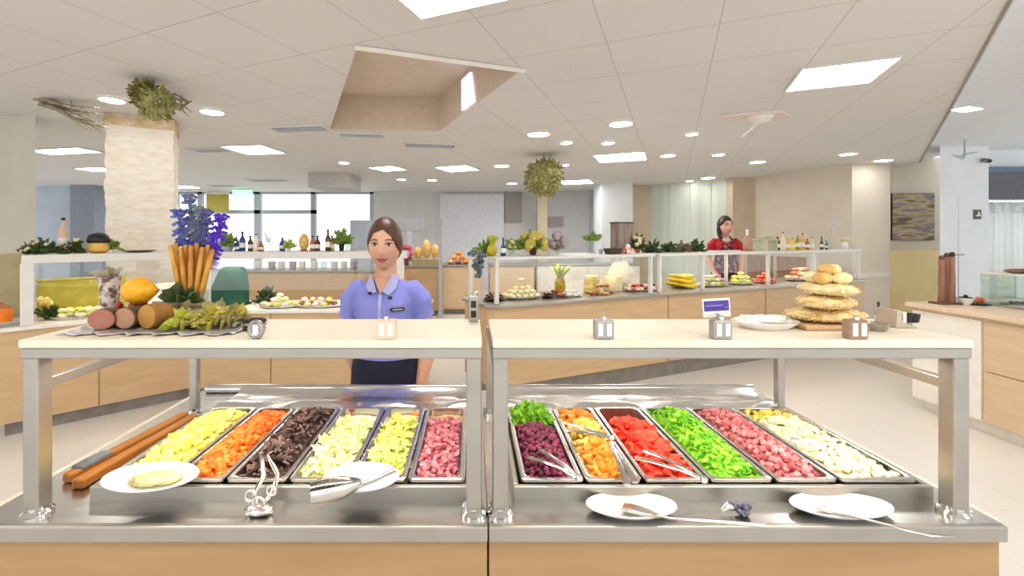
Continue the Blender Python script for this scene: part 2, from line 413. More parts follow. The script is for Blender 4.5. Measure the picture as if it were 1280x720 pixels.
# textured column behind the left buffet station, with its bundle of twigs and the moss balls
colr = Matrix.Translation((-3.70, 5.15, 0)) @ Matrix.Rotation(R(29), 4, 'Z')
mb = MB(); hwc = .30
rs = []
rn = random.Random(5)
NZ, NP = 70, 44
for i in range(NZ + 1):
    z = H * i / NZ; row = []
    for (a, b) in (((-1, -1), (1, -1)), ((1, -1), (1, 1)), ((1, 1), (-1, 1)), ((-1, 1), (-1, -1))):
        for k in range(NP // 4):
            t = k / (NP // 4); p = Vector((a[0] + (b[0] - a[0]) * t, a[1] + (b[1] - a[1]) * t, 0)) * hwc
            q = .016 * mnoise.noise(Vector((p.x * 9, p.y * 9, z * 16))) + .012 * mnoise.noise(Vector((p.x * 22, p.y * 22, z * 40)))
            d = p.normalized(); row.append(p * (1 + q / hwc) + Vector((0, 0, z)))
    rs.append(row)
mb.rings(rs)
m = mat('rough_limestone', '#e9dbc6', '#f3ebe0', rough=.85, scale=9, stretch=(1, 1, 3), bump=.5, contrast=(.3, .6))
c = obj('column_stone', mb, m, None, auto=60); c.matrix_world = colr; c['kind'] = 'structure'
mb = MB(); rs = []
for z, r_ in ((0, .312), (.05, .318), (.12, .312)): rs.append(rrect(-r_, r_, -r_, r_, .02, z + H - .13))
mb.rings(rs); cb = obj('stained_band', mb, mat('brown_stained_stone', '#cfae80', '#e6d4b8', rough=.9, scale=12, bump=.3), c, smooth=False)

M['moss'] = mat('dry_moss', '#4f4a1c', '#a39a58', rough=.95, scale=30, bump=.8, contrast=(.3, .7))
M['moss2'] = mat('pale_moss', '#6f7236', '#c3bd84', rough=.95, scale=22, bump=.8, contrast=(.3, .7))
M['twig'] = mat('grey_twig', '#a89c86', '#8d816c', rough=.9, scale=20)
def moss_ball(name, label, loc, r, seed, lobes, m, group=None):
    t = thing(name, label, 'hanging moss ball', loc, 0, group)
    for i, (dx, dz, k) in enumerate(lobes):
        mb = MB(); mb.blob((dx * r, 0, dz * r), r * k, .18, 4, 26, seed + i); rn = random.Random(seed + i)
        for j in range(170):
            d = Vector((rn.gauss(0, 1), rn.gauss(0, 1), rn.gauss(0, 1))).normalized()
            mb.leaf(Vector((dx * r, 0, dz * r)) + d * r * k * .9, d + Vector((rn.uniform(-.9, .9), rn.uniform(-.9, .9), rn.uniform(-.9, .9))), r * rn.uniform(.25, .45), r * .16, j)
        obj('moss_lobe', mb, m[i % len(m)], t)
    mb = MB(); mb.tube([(0, 0, r * .6), (0, 0, H - loc[2])], .006, 6); obj('hanging_wire', mb, M['twig'], t)
moss_ball('moss_ball', 'brown moss ball of two lobes hanging above the stone column', (xat(189, 3.75), 3.75, zat(126, 3.75)), .15, 3,
          [(-.25, .35, .62), (.30, -.2, .78)], [M['moss'], M['moss2']])
moss_ball('moss_ball', 'green moss ball hanging over the middle of the room', (xat(680, 7.2), 7.2, zat(222, 7.2)), .30, 9,
          [(0, 0, .9)], [M['moss2']])
def twig_bundle(label, ends, n, seed, tilt):
    a, b = ends; rn = random.Random(seed)
    t = thing('twig_bundle', label, 'branch decoration', ((a + b) / 2))
    for k in range(n):
        mb = MB(); o = Vector((0, rn.uniform(-.16, .16), rn.uniform(-.05, .05)))
        p = (a - b) / 2 * rn.uniform(.7, 1) + o * .5; q = (b - a) / 2 * rn.uniform(.7, 1) + o + Vector((0, 0, rn.uniform(-tilt, tilt)))
        mid = (p + q) / 2 + Vector((0, rn.uniform(-.1, .1), rn.uniform(-.06, .06)))
        mb.tube([p, (p + mid) / 2 + Vector((0, 0, .02)), mid, (mid + q) / 2, q], [.013, .012, .011, .009, .006], 6)
        sp = mid + (q - mid) * .3
        mb.tube([sp, sp + (q - p) * .16 + Vector((0, .06, -.05))], [.007, .003], 5)
        obj('twig', mb, M['twig'], t)
    mb = MB(); mb.tube([(0, 0, 0), (0, 0, H - (a.z + b.z) / 2)], .005, 6); obj('hanging_wire', mb, M['twig'], t)
def P(px, py, Y): return Vector((xat(px, Y), Y, zat(py, Y)))
twig_bundle('long bundle of grey twigs hanging beside the stone column', (P(46, 128, 4.35), P(132, 152, 4.35)), 9, 4, .1)
twig_bundle('short bundle of grey twigs hanging between the moss ball and a spotlight', (P(207, 133, 4.2), P(246, 134, 4.2)), 5, 8, .03)

# ------------------------------------------------------------------ ceiling fittings
def square_light(px, py, size, label, ang=-23.8, group='square ceiling light panels', w=None, z=H):
    p = at(px, py, z)
    t = thing('ceiling_light', label, 'ceiling light', (p.x, p.y, z), R(ang), group)
    a = size / 2; b_ = (w or size) / 2
    mb = MB(); mb.box(-a, a, -b_, b_, -.012, -.002); obj('diffuser', mb, M['lamp'], t)
    mb = MB(); e = .02
    for q in ((-a - e, a + e, -b_ - e, -b_), (-a - e, a + e, b_, b_ + e), (-a - e, -a, -b_, b_), (a, a + e, -b_, b_)): mb.box(*q, -.018, -.001)
    obj('frame', mb, M['white_metal'], t)
    return t
c0 = Vector((.02, 2.71)); u_ = Vector((-.404, .915)); v_ = Vector((.915, .404)); cc = c0 - u_ * .32 - v_ * .32
pc = (CX + F * cc.x / cc.y, CY - F * (H - EYE) / cc.y)
square_light(pc[0], pc[1], .60, 'square light panel cut off by the top edge of the photo, nearest the camera')
square_light(1047, 93, .58, 'square light panel over the counter with the stack of breads')
square_light(318, 186.5, .62, 'light panel beside a ceiling vent, just right of the stone column', -8)
square_light(572, 210, .62, 'light panel over the woman in blue, midway down the room')
square_light(776, 196, .75, 'light panel right of the green moss ball, the larger of the two there')
square_light(720, 227, .70, 'light panel right of the green moss ball, the lower of the two there')
square_light(485, 210, .5, 'light panel above the head of the woman in blue')
square_light(80, 188, .95, 'long light strip near the left wall, the nearer of two', -12, w=.35)
square_light(122, 211, .6, 'short light strip left of the stone column, the farther of two', -12, w=.4)
square_light(222, 233, .9, 'small far light strip just right of the stone column', 0, w=.5)
square_light(1208, 135, .3, 'oblong light on the raised ceiling beside the white pillar', 20, w=.16, z=HR, group='small oblong lights')
# unseen light panels, added overhead and behind the camera to brighten the room
for i, (x, y) in enumerate(((-1.6, -.6), (1.4, -.4), (-3.2, 1.2), (3.2, .4))):
    t = square_light(CX, CY - 100, .60, ['added unseen light panel behind the photographer, left', 'added unseen light panel behind the photographer, right', 'added unseen light panel past the near counter, far left', 'added unseen light panel on the raised ceiling at the right end'][i])
    t.location = (x, y, HR if x > 3 else H)
SPOTS = [(673, 167, .16, 'round spotlight of the pair above the green moss ball, the brighter one'), (708, 178, .09, 'small spotlight just right of the brighter round one above the moss ball'),
         (776, 154, .15, 'round spotlight left of the pinkish ceiling fitting'), (430, 203, .10, 'round spotlight left above the head of the woman in blue'),
         (265, 139, .13, 'round spotlight beside the twigs near the moss ball'), (140, 124, .12, 'round spotlight over the long twig bundle'),
         (627, 207, .16, 'round spotlight left of the green moss ball'), (865, 167, .08, 'round spotlight left below the pinkish fitting'),
         (835, 194, .13, 'spotlight in the far right row, nearest the large panel'), (898, 193, .1, 'spotlight in the far right row, second'),
         (947, 202, .14, 'spotlight in the far right row, third'), (885, 222, .16, 'far spotlight close to the frosted partition'), (862, 226, .1, 'tiny far spotlight close to the frosted partition'),
         (1060, 192, .13, 'spotlight near the beige right wall, the left one'), (1104, 200, .15, 'spotlight near the beige right wall, the right one'),
         (540, 225, .12, 'small far spotlight over the bread counter'), (502, 224, .12, 'small far spotlight over the flower display'), (640, 229, .14, 'small far spotlight below the green moss ball'),
         (760, 178, .1, 'small spotlight behind the big panel'), (705, 206, .1, 'small spotlight right beside the moss ball')]
for px, py, r_, lab in SPOTS:
    p = at(px, py, H)
    t = thing('spotlight', lab, 'spotlight', (p.x, p.y, H), 0, 'round ceiling spotlights')
    mb = MB(); mb.lathe([(r_ * .82, -.012), (r_ * .82, -.004)], 20); obj('bulb', mb, M['spot'], t)
    mb = MB(); mb.lathe([(r_ * .84, -.004), (r_ * .84, -.016), (r_, -.012), (r_ * 1.06, -.002)], 20, ends=(False, False)); obj('trim_ring', mb, M['white_metal'], t, auto=30)
def vent(px, py, L, W, ang, lab):
    p = at(px, py, H)
    t = thing('ceiling_vent', lab, 'vent', (p.x, p.y, H), R(ang), 'grey ceiling vents')
    mb = MB(); e = .03
    for q in ((-L / 2, L / 2, -W / 2, -W / 2 + e), (-L / 2, L / 2, W / 2 - e, W / 2), (-L / 2, -L / 2 + e, -W / 2 + e, W / 2 - e), (L / 2 - e, L / 2, -W / 2 + e, W / 2 - e)): mb.box(*q, -.02, -.001)
    obj('frame', mb, M['white_metal'], t)
    mb = MB(); n = 4
    for k in range(n):
        y = -W / 2 + e + (W - 2 * e) * (k + .5) / n; mb.box(-L / 2 + e, L / 2 - e, y - .02, y + .012, -.016, -.008)
    obj('slats', mb, M['grey_frame'], t)
    mb = MB(); mb.box(-L / 2 + e, L / 2 - e, -W / 2 + e, W / 2 - e, -.004, -.002); obj('backing', mb, mat('vent_shadow_grey', '#8d8a88', '#7f7c7a'), t)
for a in ((375, 160, .72, .32, -8, 'grey vent left of the light well'), (538, 181, .75, .3, 10, 'grey vent below the light well'), (265, 187, .62, .3, -8, 'grey vent left of a light panel, right of the stone column'),
          (452, 168, .6, .26, 8, 'pale vent under the far rim of the light well'), (335, 225, .9, .4, 0, 'far vent above the window'), (280, 232, .7, .4, 0, 'far vent above the mustard blind'), (585, 242, 1.2, .5, 0, 'far vent above the ice white panel')): vent(*a)
# grey drop beam above the window side
bx0, bx1 = xat(385, 9.2), xat(436, 9.2)
mb = MB(); mb.box(bx0, bx1, 9.2, 10.2, zat(234, 9.2), H); struct('beam', mb, mat('grey_beam', '#c9c7c4', '#c2c0bd', rough=.8))
# green lit exit lamp
p = at(303, 236, H)
t = thing('exit_lamp', 'green glowing lamp at the far end of the ceiling above the window', 'lamp', (p.x, p.y, H))
mb = MB(); mb.box(-.25, .25, -.03, .03, -.22, -.04); obj('lit_panel', mb, mat('green_lit_panel', '#7df0b4', '#6be6a6', emit=2.5), t)
mb = MB(); mb.box(-.27, .27, -.05, .05, -.04, 0); obj('housing', mb, M['white_metal'], t)
# pinkish ceiling fitting with a small drooping arm
p = at(950, 143, H)
t = thing('ceiling_fitting', 'flat pinkish ceiling fitting with a small white bowl and arm', 'ceiling fitting', (p.x, p.y, H))
mb = MB(); mb.prism([(-.42, .02), (-.05, -.16), (.12, -.18), (.36, .02), (.1, .14), (-.1, .12)], -.03, 0); obj('plate', mb, mat('pinkish_plaster', '#eddcd4', '#e4d0c8', rough=.7), t, bevel=.008)
mb = MB(); mb.lathe([(.02, -.10), (.09, -.08), (.13, -.03)], 20); obj('bowl', mb, M['white'], t, auto=40)
mb = MB(); mb.tube([(-.03, 0, -.08), (-.10, .0, -.16), (-.2, 0, -.24)], [.016, .014, .008], 8); obj('arm', mb, M['white_metal'], t, auto=40)
# grey hooked bracket and camera high on the white pillar
t = thing('ceiling_bracket', 'thin grey forked bracket hanging in front of the white pillar', 'bracket', (xat(1206, 6.8), 6.8, HR))
mb = MB(); mb.tube([(0, 0, 0), (.0, 0, -.22)], .012, 8); obj('rod', mb, M['grey_frame'], t)
mb = MB(); mb.tube([(-.2, 0, -.23), (-.03, 0, -.27), (.0, 0, -.22), (.19, 0, -.19)], [.008, .03, .02, .01], 8); obj('fork', mb, M['grey_frame'], t, auto=40)
t = thing('security_camera', 'small dark camera on the top corner of the white pillar', 'camera', (xat(1229, 7.28), 7.29, zat(200, 7.28)))
mb = MB(); mb.tube([(0, 0, 0), (0, -.1, -.03)], .035, 10); obj('body', mb, M['toe'], t, auto=40)
mb = MB(); mb.tube([(0, -.1, -.03), (0, -.115, -.035)], .026, 10); obj('lens', mb, M['dark'], t)
# ================================================================== the two salad counters
YF, YB, ZT = .985, 1.84, .88
WY0, WY1 = 1.083, 1.548          # well that takes the pans
M['front_beige'] = mat('tan_front_laminate', '#ad8a60', '#a38058', rough=.45, scale=2.5, stretch=(1, 1, 10))
M['led'] = M['strip']
def counter(x0, x1, wx0, wx1, label, nm):
    c = (x0 + x1) / 2
    t = thing('salad_counter', label, 'buffet counter', (c, YF, 0), 0, None)
    X = lambda x: x - c
    Y = lambda y: y - YF
    mb = MB(); mb.box(X(x0) + .012, X(x1) - .012, .02, Y(YB) - .02, .10, .80); obj('cabinet', mb, M['beige'], t)
    mb = MB(); mb.box(X(x0) + .001, X(x1) - .001, .004, .02, .10, .848); obj('front_panel', mb, M['front_beige'], t, bevel=.003)
    mb = MB(); mb.box(X(x0) + .04, X(x1) - .04, .05, Y(YB) - .05, 0, .10); obj('toe_kick', mb, M['toe'], t)
    # folded steel top: ledge, front lip, sides, well floor
    mb = MB()
    mb.box(X(x0), X(x1), .0, Y(WY0) - .008, ZT - .02, ZT)
    mb.box(X(x0), X(wx0), Y(WY0) - .008, Y(YB), ZT - .02, ZT)
    mb.box(X(wx1), X(x1), Y(WY0) - .008, Y(YB), ZT - .02, ZT)
    mb.box(X(wx0), X(wx1), Y(WY1) + .006, Y(YB), ZT - .02, ZT)
    obj('steel_top', mb, M['steel'], t)
    mb = MB(); mb.box(X(x0), X(x1), -.012, .004, ZT - .034, ZT + .001); obj('front_lip', mb, M['steel_soft'], t, bevel=.004)
    mb = MB(); mb.box(X(wx0), X(wx1), Y(WY0) - .008, Y(WY1) + .006, .80, .812); obj('well_floor', mb, M['steel'], t)
    mb = MB(); g = .014                       # raised frame round the pans
    mb.box(X(wx0) - g, X(wx1) + g, Y(WY0) - g, Y(WY0), ZT - .01, .914)
    mb.box(X(wx0) - g, X(wx1) + g, Y(WY1), Y(WY1) + g, ZT - .01, .914)
    mb.box(X(wx0) - g, X(wx0), Y(WY0), Y(WY1), ZT - .01, .914)
    mb.box(X(wx1), X(wx1) + g, Y(WY0), Y(WY1), ZT - .01, .914)
    obj('pan_frame', mb, M['steel_soft'], t, bevel=.003)
    # rear ledge: shallow dished steps and a round rail
    mb = MB(); rs = []
    for k in range(25):
        s = k / 24; x = X(wx0) - .02 + s * (wx1 - wx0 + .04)
        w = .004 * math.sin(s * 21) + .003 * math.sin(s * 47)
        rs.append([(x, Y(1.575), ZT), (x, Y(1.585), .905), (x, Y(1.63), .911 + w), (x, Y(1.67), .902 + w), (x, Y(1.72), .893 - w), (x, Y(1.76), .898 + w), (x, Y(1.785), .908), (x, Y(1.795), ZT)])
    mb.rings(rs); obj('rear_ledge', mb, M['steel'], t, auto=60)
    mb = MB(); mb.tube([(X(x0) + .03, Y(1.815), .896), (X(x1) - .03, Y(1.815), .896)], .017, 12); obj('rear_rail', mb, M['chrome'], t, auto=50)
    return t
LX = [-.88, -.72, -.59, -.44, -.29, -.155, -.015]
RX = [.115, .268, .408, .565, .722, .876, 1.066]
lc = counter(-1.085, .0340, LX[0] - .004, LX[-1] + .004, 'tan salad counter with a steel top, the one nearer the oval platter of greens', 'l')
rc = counter(.0358, 1.146, RX[0] - .004, RX[-1] + .004, 'tan salad counter with a steel top, the one with diced beetroot and green pepper', 'r')
mb = MB(); mb.box(1.146 - .5909, 1.172 - .5909, .03, .84, ZT - .03, ZT - .006); obj('end_ledge', mb, M['cream'], rc, bevel=.004)
mb = MB(); mb.box(-1.112 + .5255, -1.085 + .5255, .03, .84, ZT - .03, ZT - .006); obj('end_ledge', mb, M['cream'], lc, bevel=.004)

def guard(x0, x1, label):
    """steel frame on four posts that carries a laminate shelf over the pans"""
    c = (x0 + x1) / 2; w = x1 - x0; h = w / 2
    t = thing('sneeze_guard', label, 'shelf', (c, 1.0, ZT))
    z = lambda q: q - ZT
    mb = MB(); mb.box(-h, h, -.005, .25, z(1.256), z(1.275)); obj('shelf_board', mb, M['cream'], t, bevel=.004)
    mb = MB(); mb.box(-h + .0, h - .0, .0, .022, z(1.232), z(1.256)); mb.box(-h + .0, h - .0, .222, .244, z(1.232), z(1.256))
    mb.box(-h, -h + .022, .022, .222, z(1.232), z(1.256)); mb.box(h - .022, h, .022, .222, z(1.232), z(1.256)); obj('shelf_frame', mb, M['steel_soft'], t, bevel=.003)
    mb = MB(); mb.box(-h + .04, h - .04, .045, .066, z(1.224), z(1.256)); obj('inner_rail', mb, M['steel_soft'], t, bevel=.003)
    mb = MB(); mb.box(-h + .08, h - .08, .10, .15, z(1.236), z(1.252)); obj('lamp_strip', mb, M['led'], t)
    for s in (-1, 1):
        px = s * (h - .018)
        mb = MB(); mb.box(px - .017, px + .017, .004, .042, .004, z(1.234)); obj('front_post', mb, M['steel_soft'], t, bevel=.004)
        mb = MB(); mb.box(px - .013, px + .013, .59, .616, .004, z(1.185)); obj('rear_post', mb, M['steel_soft'], t, bevel=.003)
        mb = MB(); mb.box(px - .010, px + .010, .042, .60, z(1.155), z(1.18)); obj('side_arm', mb, M['steel_soft'], t, bevel=.003)
        mb = MB(); mb.box(px - .008, px + .008, .20, .23, z(1.178), z(1.24)); obj('bracket', mb, M['steel_soft'], t)
        for y, r_ in ((.023, .030), (.603, .024)):
            mb = MB(); mb.lathe([(r_, 0), (r_, .006), (r_ * .75, .012), (r_ * .75, .02)], 18, (px, y, .0)); fl = obj('foot_flange', mb, M['chrome'], t, auto=40)
            for k in (-1, 1):
                mb = MB(); mb.lathe([(.006, 0), (.006, .006), (.003, .010)], 8, (px + k * r_ * .8 * .9, y - .012 * k, .006)); obj('bolt', mb, M['chrome'], fl)
    return t
gl = guard(-.992, .022, 'steel framed shelf over the pans with the fruit display standing on it')
gr = guard(.045, 1.098, 'steel framed shelf over the pans with the stack of seeded breads on it')

# ------------------------------------------------------------------ food pans
def pan(x0, x1, label, y0=WY0, y1=WY1, depth=.085):
    cx, cy = (x0 + x1) / 2, (y0 + y1) / 2; a, b = (x1 - x0) / 2 - .0025, (y1 - y0) / 2 - .002
    rs = []
    for (e, z, r_) in ((-.016, -depth, .02), (-.010, -.010, .022), (-.010, -.003, .022), (0, -.003, .012), (0, .003, .012), (-.004, .005, .014), (-.012, .003, .02), (-.013, -.010, .02), (-.02, -depth + .003, .02)):
        rs.append(rrect(-a - e, a + e, -b - e, b + e, max(.004, r_), z, 4))
    mb = MB(); mb.rings(rs)
    return single('food_pan', mb, M['steel'], label, 'food pan', (cx, cy, .919), auto=40, group='steel pans of salad')
PL = ['steel pan of yellow pineapple, nearest the oval platter of greens', 'steel pan of orange carrot pieces', 'steel pan of dark sliced mushrooms', 'steel pan of pale lettuce beside the mushrooms',
      'narrow steel pan of pale lettuce beside the red onion', 'steel pan of red onion by the centre posts']
PR = ['steel pan of dark beetroot with parsley, by the centre posts', 'steel pan of orange and yellow fruit', 'steel pan of red tomato pieces', 'steel pan of chopped green pepper',
      'steel pan of pink diced ham', 'wide steel pan of pale potato and egg, at the counter end']
for i in range(6): pan(LX[i], LX[i + 1], PL[i]); pan(RX[i], RX[i + 1], PR[i])

class Heap:
    def __init__(s, x0, x1, v0=0.0, v1=1.0, rise=.03, base=.906, peak=(.5, .5)):
        s.x0, s.x1 = x0 + .0165, x1 - .0165
        L = WY1 - WY0 - .036
        s.y0, s.y1 = WY0 + .018 + L * v0, WY0 + .018 + L * v1
        s.rise, s.base = rise, base
    def h(s, x, y):
        u = min(1, abs(2 * (x - s.x0) / (s.x1 - s.x0) - 1)); v = min(1, abs(2 * (y - s.y0) / (s.y1 - s.y0) - 1))
        return s.base + s.rise * (1 - u ** 2.4) * (1 - v ** 4) + .006 * mnoise.noise(Vector((x * 24, y * 24, 2)))
    def bed(s, name, m, label, cat, bump=.006, nx=22, ny=46, freq=90):
        cx, cy = (s.x0 + s.x1) / 2, (s.y0 + s.y1) / 2
        mb = MB(); top = []
        for j in range(ny + 1):
            y = s.y0 + (s.y1 - s.y0) * j / ny
            row = []
            for i in range(nx + 1):
                x = s.x0 + (s.x1 - s.x0) * i / nx
                q = bump * mnoise.noise(Vector((x * freq, y * freq, s.x0 * 50)))
                row.append((x - cx, y - cy, s.h(x, y) - .004 + q - .84))
            rows = row + [(s.x1 - .006 - cx, y - cy, 0), (s.x0 + .006 - cx, y - cy, 0)]
            top.append(rows)
        mb.rings(top)
        o = single(name, mb, m, label, cat, (cx, cy, .84), auto=80); o['kind'] = 'stuff'
        return o
    def spots(s, d, seed, jit=.3, inset=.006):
        rn = random.Random(seed); out = []
        j = 0; y = s.y0 + inset + d * .4
        while y < s.y1 - inset:
            x = s.x0 + inset + d * (.35 + (.5 if j % 2 else 0))
            while x < s.x1 - inset:
                out.append((x + rn.uniform(-jit, jit) * d, y + rn.uniform(-jit, jit) * d)); x += d
            y += d * .88; j += 1
        return [(min(max(x, s.x0 + inset), s.x1 - inset), min(max(y, s.y0 + inset), s.y1 - inset)) for x, y in out]

def chunk(seed, d, rough=.18):
    """a hand-cut cube with uneven corners"""
    rn = random.Random(seed); mb = MB()
    a, b, c = [k / 2 for k in d]
    vs = [(x * a * (1 + rn.uniform(-rough, rough)), y * b * (1 + rn.uniform(-rough, rough)), z * c * (1 + rn.uniform(-rough, rough))) for z in (-1, 1) for y in (-1, 1) for x in (-1, 1)]
    return mb.add(vs, [(0, 2, 3, 1), (4, 5, 7, 6), (0, 1, 5, 4), (1, 3, 7, 5), (3, 2, 6, 7), (2, 0, 4, 6)])
def wedge(seed, L, r, t0=-.9, t1=.9):
    """a fruit segment: crescent with a thick outer side"""
    rs = []
    for k in range(9):
        a = t0 + (t1 - t0) * k / 8; w = math.sin(PI * (k + .35) / 8.7)
        c = Vector((math.sin(a) * L, math.cos(a) * L - L * .8, 0)); n = Vector((math.sin(a), math.cos(a), 0))
        rs.append([c + n * r * .9 * w, c + n * r * .5 * w + Vector((0, 0, r * .75 * w)), c - n * r * .9 * w, c + n * r * .5 * w - Vector((0, 0, r * .75 * w))])
    return MB().rings(rs)
def slice_cap(seed, r):
    """a mushroom or olive slice: cap with a stalk stub, thin"""
    rn = random.Random(seed); pts = []
    for k in range(12):
        a = PI * k / 11; pts.append((math.cos(a) * r, math.sin(a) * r * .8))
    pts += [(-r * .9, -r * .15), (-r * .3, -r * .1), (-r * .28, -r * .7), (r * .28, -r * .7), (r * .3, -r * .1), (r * .9, -r * .15)]
    return MB().prism(pts, -r * .22, r * .22)
def ring(seed, r, w):
    """a curl of pepper: most of a ring"""
    rs = []; rn = random.Random(seed); span = rn.uniform(3.4, 4.6)
    for k in range(12):
        a = span * k / 11; c = Vector((math.cos(a) * r, math.sin(a) * r * .8, 0)); n = c.normalized()
        rs.append([c + n * w * .5 + Vector((0, 0, -w)), c + n * w * .5 + Vector((0, 0, w)), c - n * w * .5 + Vector((0, 0, w)), c - n * w * .5 + Vector((0, 0, -w))])
    return MB().rings(rs)

def pieces(heap, name, protos, m, label, cat, group, d, seed, lift, smooth=True, bevel=0, subsurf=0, flat=.5, smin=.85, smax=1.15, limit=290, skip=None, every=1):
    """each cut piece is an object of its own; the meshes of a few cuts are shared"""
    rn = random.Random(seed); src = []
    for i, p in enumerate(protos):
        o = single(name, p, m, label, cat, group=group, smooth=smooth, bevel=bevel, subsurf=subsurf); src.append(o)
    used = set(); sp = heap.spots(d, seed)
    if skip: sp = [q for q in sp if not skip(*q)]
    sp = sp[::every][:limit]
    for k, (x, y) in enumerate(sp):
        i = rn.randrange(len(src))
        if i in used: o = src[i].copy(); COL.objects.link(o)
        else: o = src[i]; used.add(i)
        s = rn.uniform(smin, smax)
        o.location = (x, y, heap.h(x, y) + lift * s + rn.uniform(-.002, .003))
        o.rotation_euler = (rn.uniform(-flat, flat), rn.uniform(-flat, flat), rn.uniform(0, 2 * PI)); o.scale = (s, s, s)
    for i, o in enumerate(src):
        if i not in used: bpy.data.objects.remove(o)
    return len(sp)

def food(name, c1, c2, rough=.35, sss=.15, scale=40, **k): return mat(name, c1, c2, rough=rough, scale=scale, rnd=True, sss=sss, contrast=(.2, .8), **k)
M['pine'] = food('pineapple_flesh', '#f2e24a', '#faf3a0')
M['carrot'] = food('carrot_flesh', '#ee5a14', '#f89a3a')
M['mush'] = food('dark_mushroom', '#3a2620', '#8a6a60', contrast=None) if False else mat('dark_mushroom', '#33201b', '#93756c', rough=.4, scale=60, rnd=True, contrast=(.35, .85))
M['lett'] = food('pale_lettuce', '#e6ea7a', '#f8f6d2', rough=.5)
M['lett_g'] = food('lettuce_green', '#c8d838', '#eaee92', rough=.5)
M['onion'] = food('red_onion', '#96243e', '#eaa4ae')
M['beet'] = food('beetroot', '#4c0f26', '#94365c')
M['pars'] = food('parsley_green', '#4f9a14', '#a5d83a', rough=.6)
M['oran'] = food('orange_flesh', '#f07c10', '#fba63a')
M['mang'] = food('mango_flesh', '#f6bd2c', '#fae38a')
M['toma'] = food('tomato_flesh', '#dc2310', '#f4583a')
M['pepp'] = food('green_pepper', '#4ba012', '#a2e03c')
M['ham'] = food('pink_ham', '#a03a44', '#eaa0a2')
M['pota'] = food('pale_potato', '#f0e6b8', '#fbf6e2')
M['yolk'] = food('egg_yolk_yellow', '#f0d438', '#f8ea8a')
M['herb'] = mat('dark_herb', '#3c4a1c', '#6a7a30', rough=.7, scale=30)

# pineapple
h = Heap(LX[0], LX[1], .05, .97, .034); h.bed('pineapple_mash', M['pine'], 'bed of yellow crushed pineapple under the pineapple chunks', 'pineapple')
pieces(h, 'pineapple_chunk', [chunk(i, (.022, .018, .013)) for i in range(5)], M['pine'], 'pale yellow pineapple chunk in the pan nearest the greens platter', 'pineapple chunk', 'pineapple chunks', .019, 1, .004, bevel=.002)
# carrot
h = Heap(LX[1], LX[2], 0, .97, .03); h.bed('chopped_carrot', M['carrot'], 'bed of finely chopped orange carrot under the carrot pieces', 'carrot')
pieces(h, 'carrot_piece', [chunk(i + 20, (.020, .016, .012), .25) for i in range(5)], M['carrot'], 'bright orange carrot piece heaped in its steel pan', 'carrot piece', 'carrot pieces', .0175, 2, .004, bevel=.002)
# mushrooms
h = Heap(LX[2], LX[3], 0, 1, .042); h.bed('chopped_mushroom', M['mush'], 'bed of dark chopped mushroom under the mushroom slices', 'mushroom')
pieces(h, 'mushroom_slice', [slice_cap(i, .0125) for i in range(2)] + [wedge(3, .010, .006, -1.2, 1.2)], M['mush'], 'dark brown mushroom slice heaped in its steel pan', 'mushroom slice', 'mushroom slices', .0185, 3, .006, smooth=False, bevel=.002, flat=1.0)
# two pans of lettuce (shreds nobody could count)
def shreds(h, m, label, n, seed):
    rn = random.Random(seed); mb = MB(); cx, cy = (h.x0 + h.x1) / 2, (h.y0 + h.y1) / 2
    for k in range(n):
        x, y = rn.uniform(h.x0 + .006, h.x1 - .006), rn.uniform(h.y0 + .006, h.y1 - .006)
        a = rn.uniform(0, 2 * PI)
        mb.leaf((x - cx, y - cy, h.h(x, y) - .84 + rn.uniform(-.002, .006)), (math.cos(a), math.sin(a), rn.uniform(-.1, .5)), rn.uniform(.012, .024), rn.uniform(.006, .011), k, rn.uniform(.1, .5))
    o = single('lettuce_shreds', mb, m, label, 'lettuce', (cx, cy, .84), auto=50); o['kind'] = 'stuff'
for i, m, lab in ((3, 'lett', 'beside the mushrooms'), (4, 'lett_g', 'beside the red onion')):
    h = Heap(LX[i], LX[i + 1], 0, .84, .022, .903); h.bed('lettuce_bed', M[m], 'bed of pale lettuce under the shreds, ' + lab, 'lettuce')
    shreds(h, M[m], 'loose pale yellow-green lettuce shreds heaped in the pan ' + lab, 700, i)
    g = Heap(LX[i], LX[i + 1], .865, 1, .006, .904); g.bed('white_dressing', M['pota'], 'white dressing across the back of the lettuce pan ' + lab, 'dressing', .002)
p = LX[4] - .035
mb = MB(); mb.blob((0, 0, 0), (.016, .008, .006), .3, 3, 12, 2); single('carrot_stick', mb, M['carrot'], 'orange carrot stub on the dressing behind the lettuce beside the red onion', 'carrot', (LX[5] - .03, 1.505, .914), smooth=True)
mb = MB(); mb.blob((0, 0, 0), (.010, .008, .006), .3, 3, 12, 3); single('tomato_bit', mb, M['toma'], 'small red bit on the dressing behind the lettuce beside the mushrooms', 'tomato', (LX[3] + .035, 1.505, .914), smooth=True)
# red onion
h = Heap(LX[5], LX[6], 0, .88, .022); h.bed('minced_onion', M['onion'], 'bed of minced red onion under the onion pieces', 'red onion')
pieces(h, 'red_onion_piece', [chunk(i + 40, (.016, .012, .008), .3) for i in range(4)], M['onion'], 'crimson and white red onion piece in the pan by the centre posts', 'onion piece', 'red onion pieces', .014, 5, .003, bevel=.0015, flat=.8)
g = Heap(LX[5], LX[6], .9, 1, .004, .904); g.bed('breadcrumbs', mat('toasted_crumbs', '#d9a664', '#e9c896', scale=60), 'strip of tan crumbs behind the red onion', 'crumbs', .002)
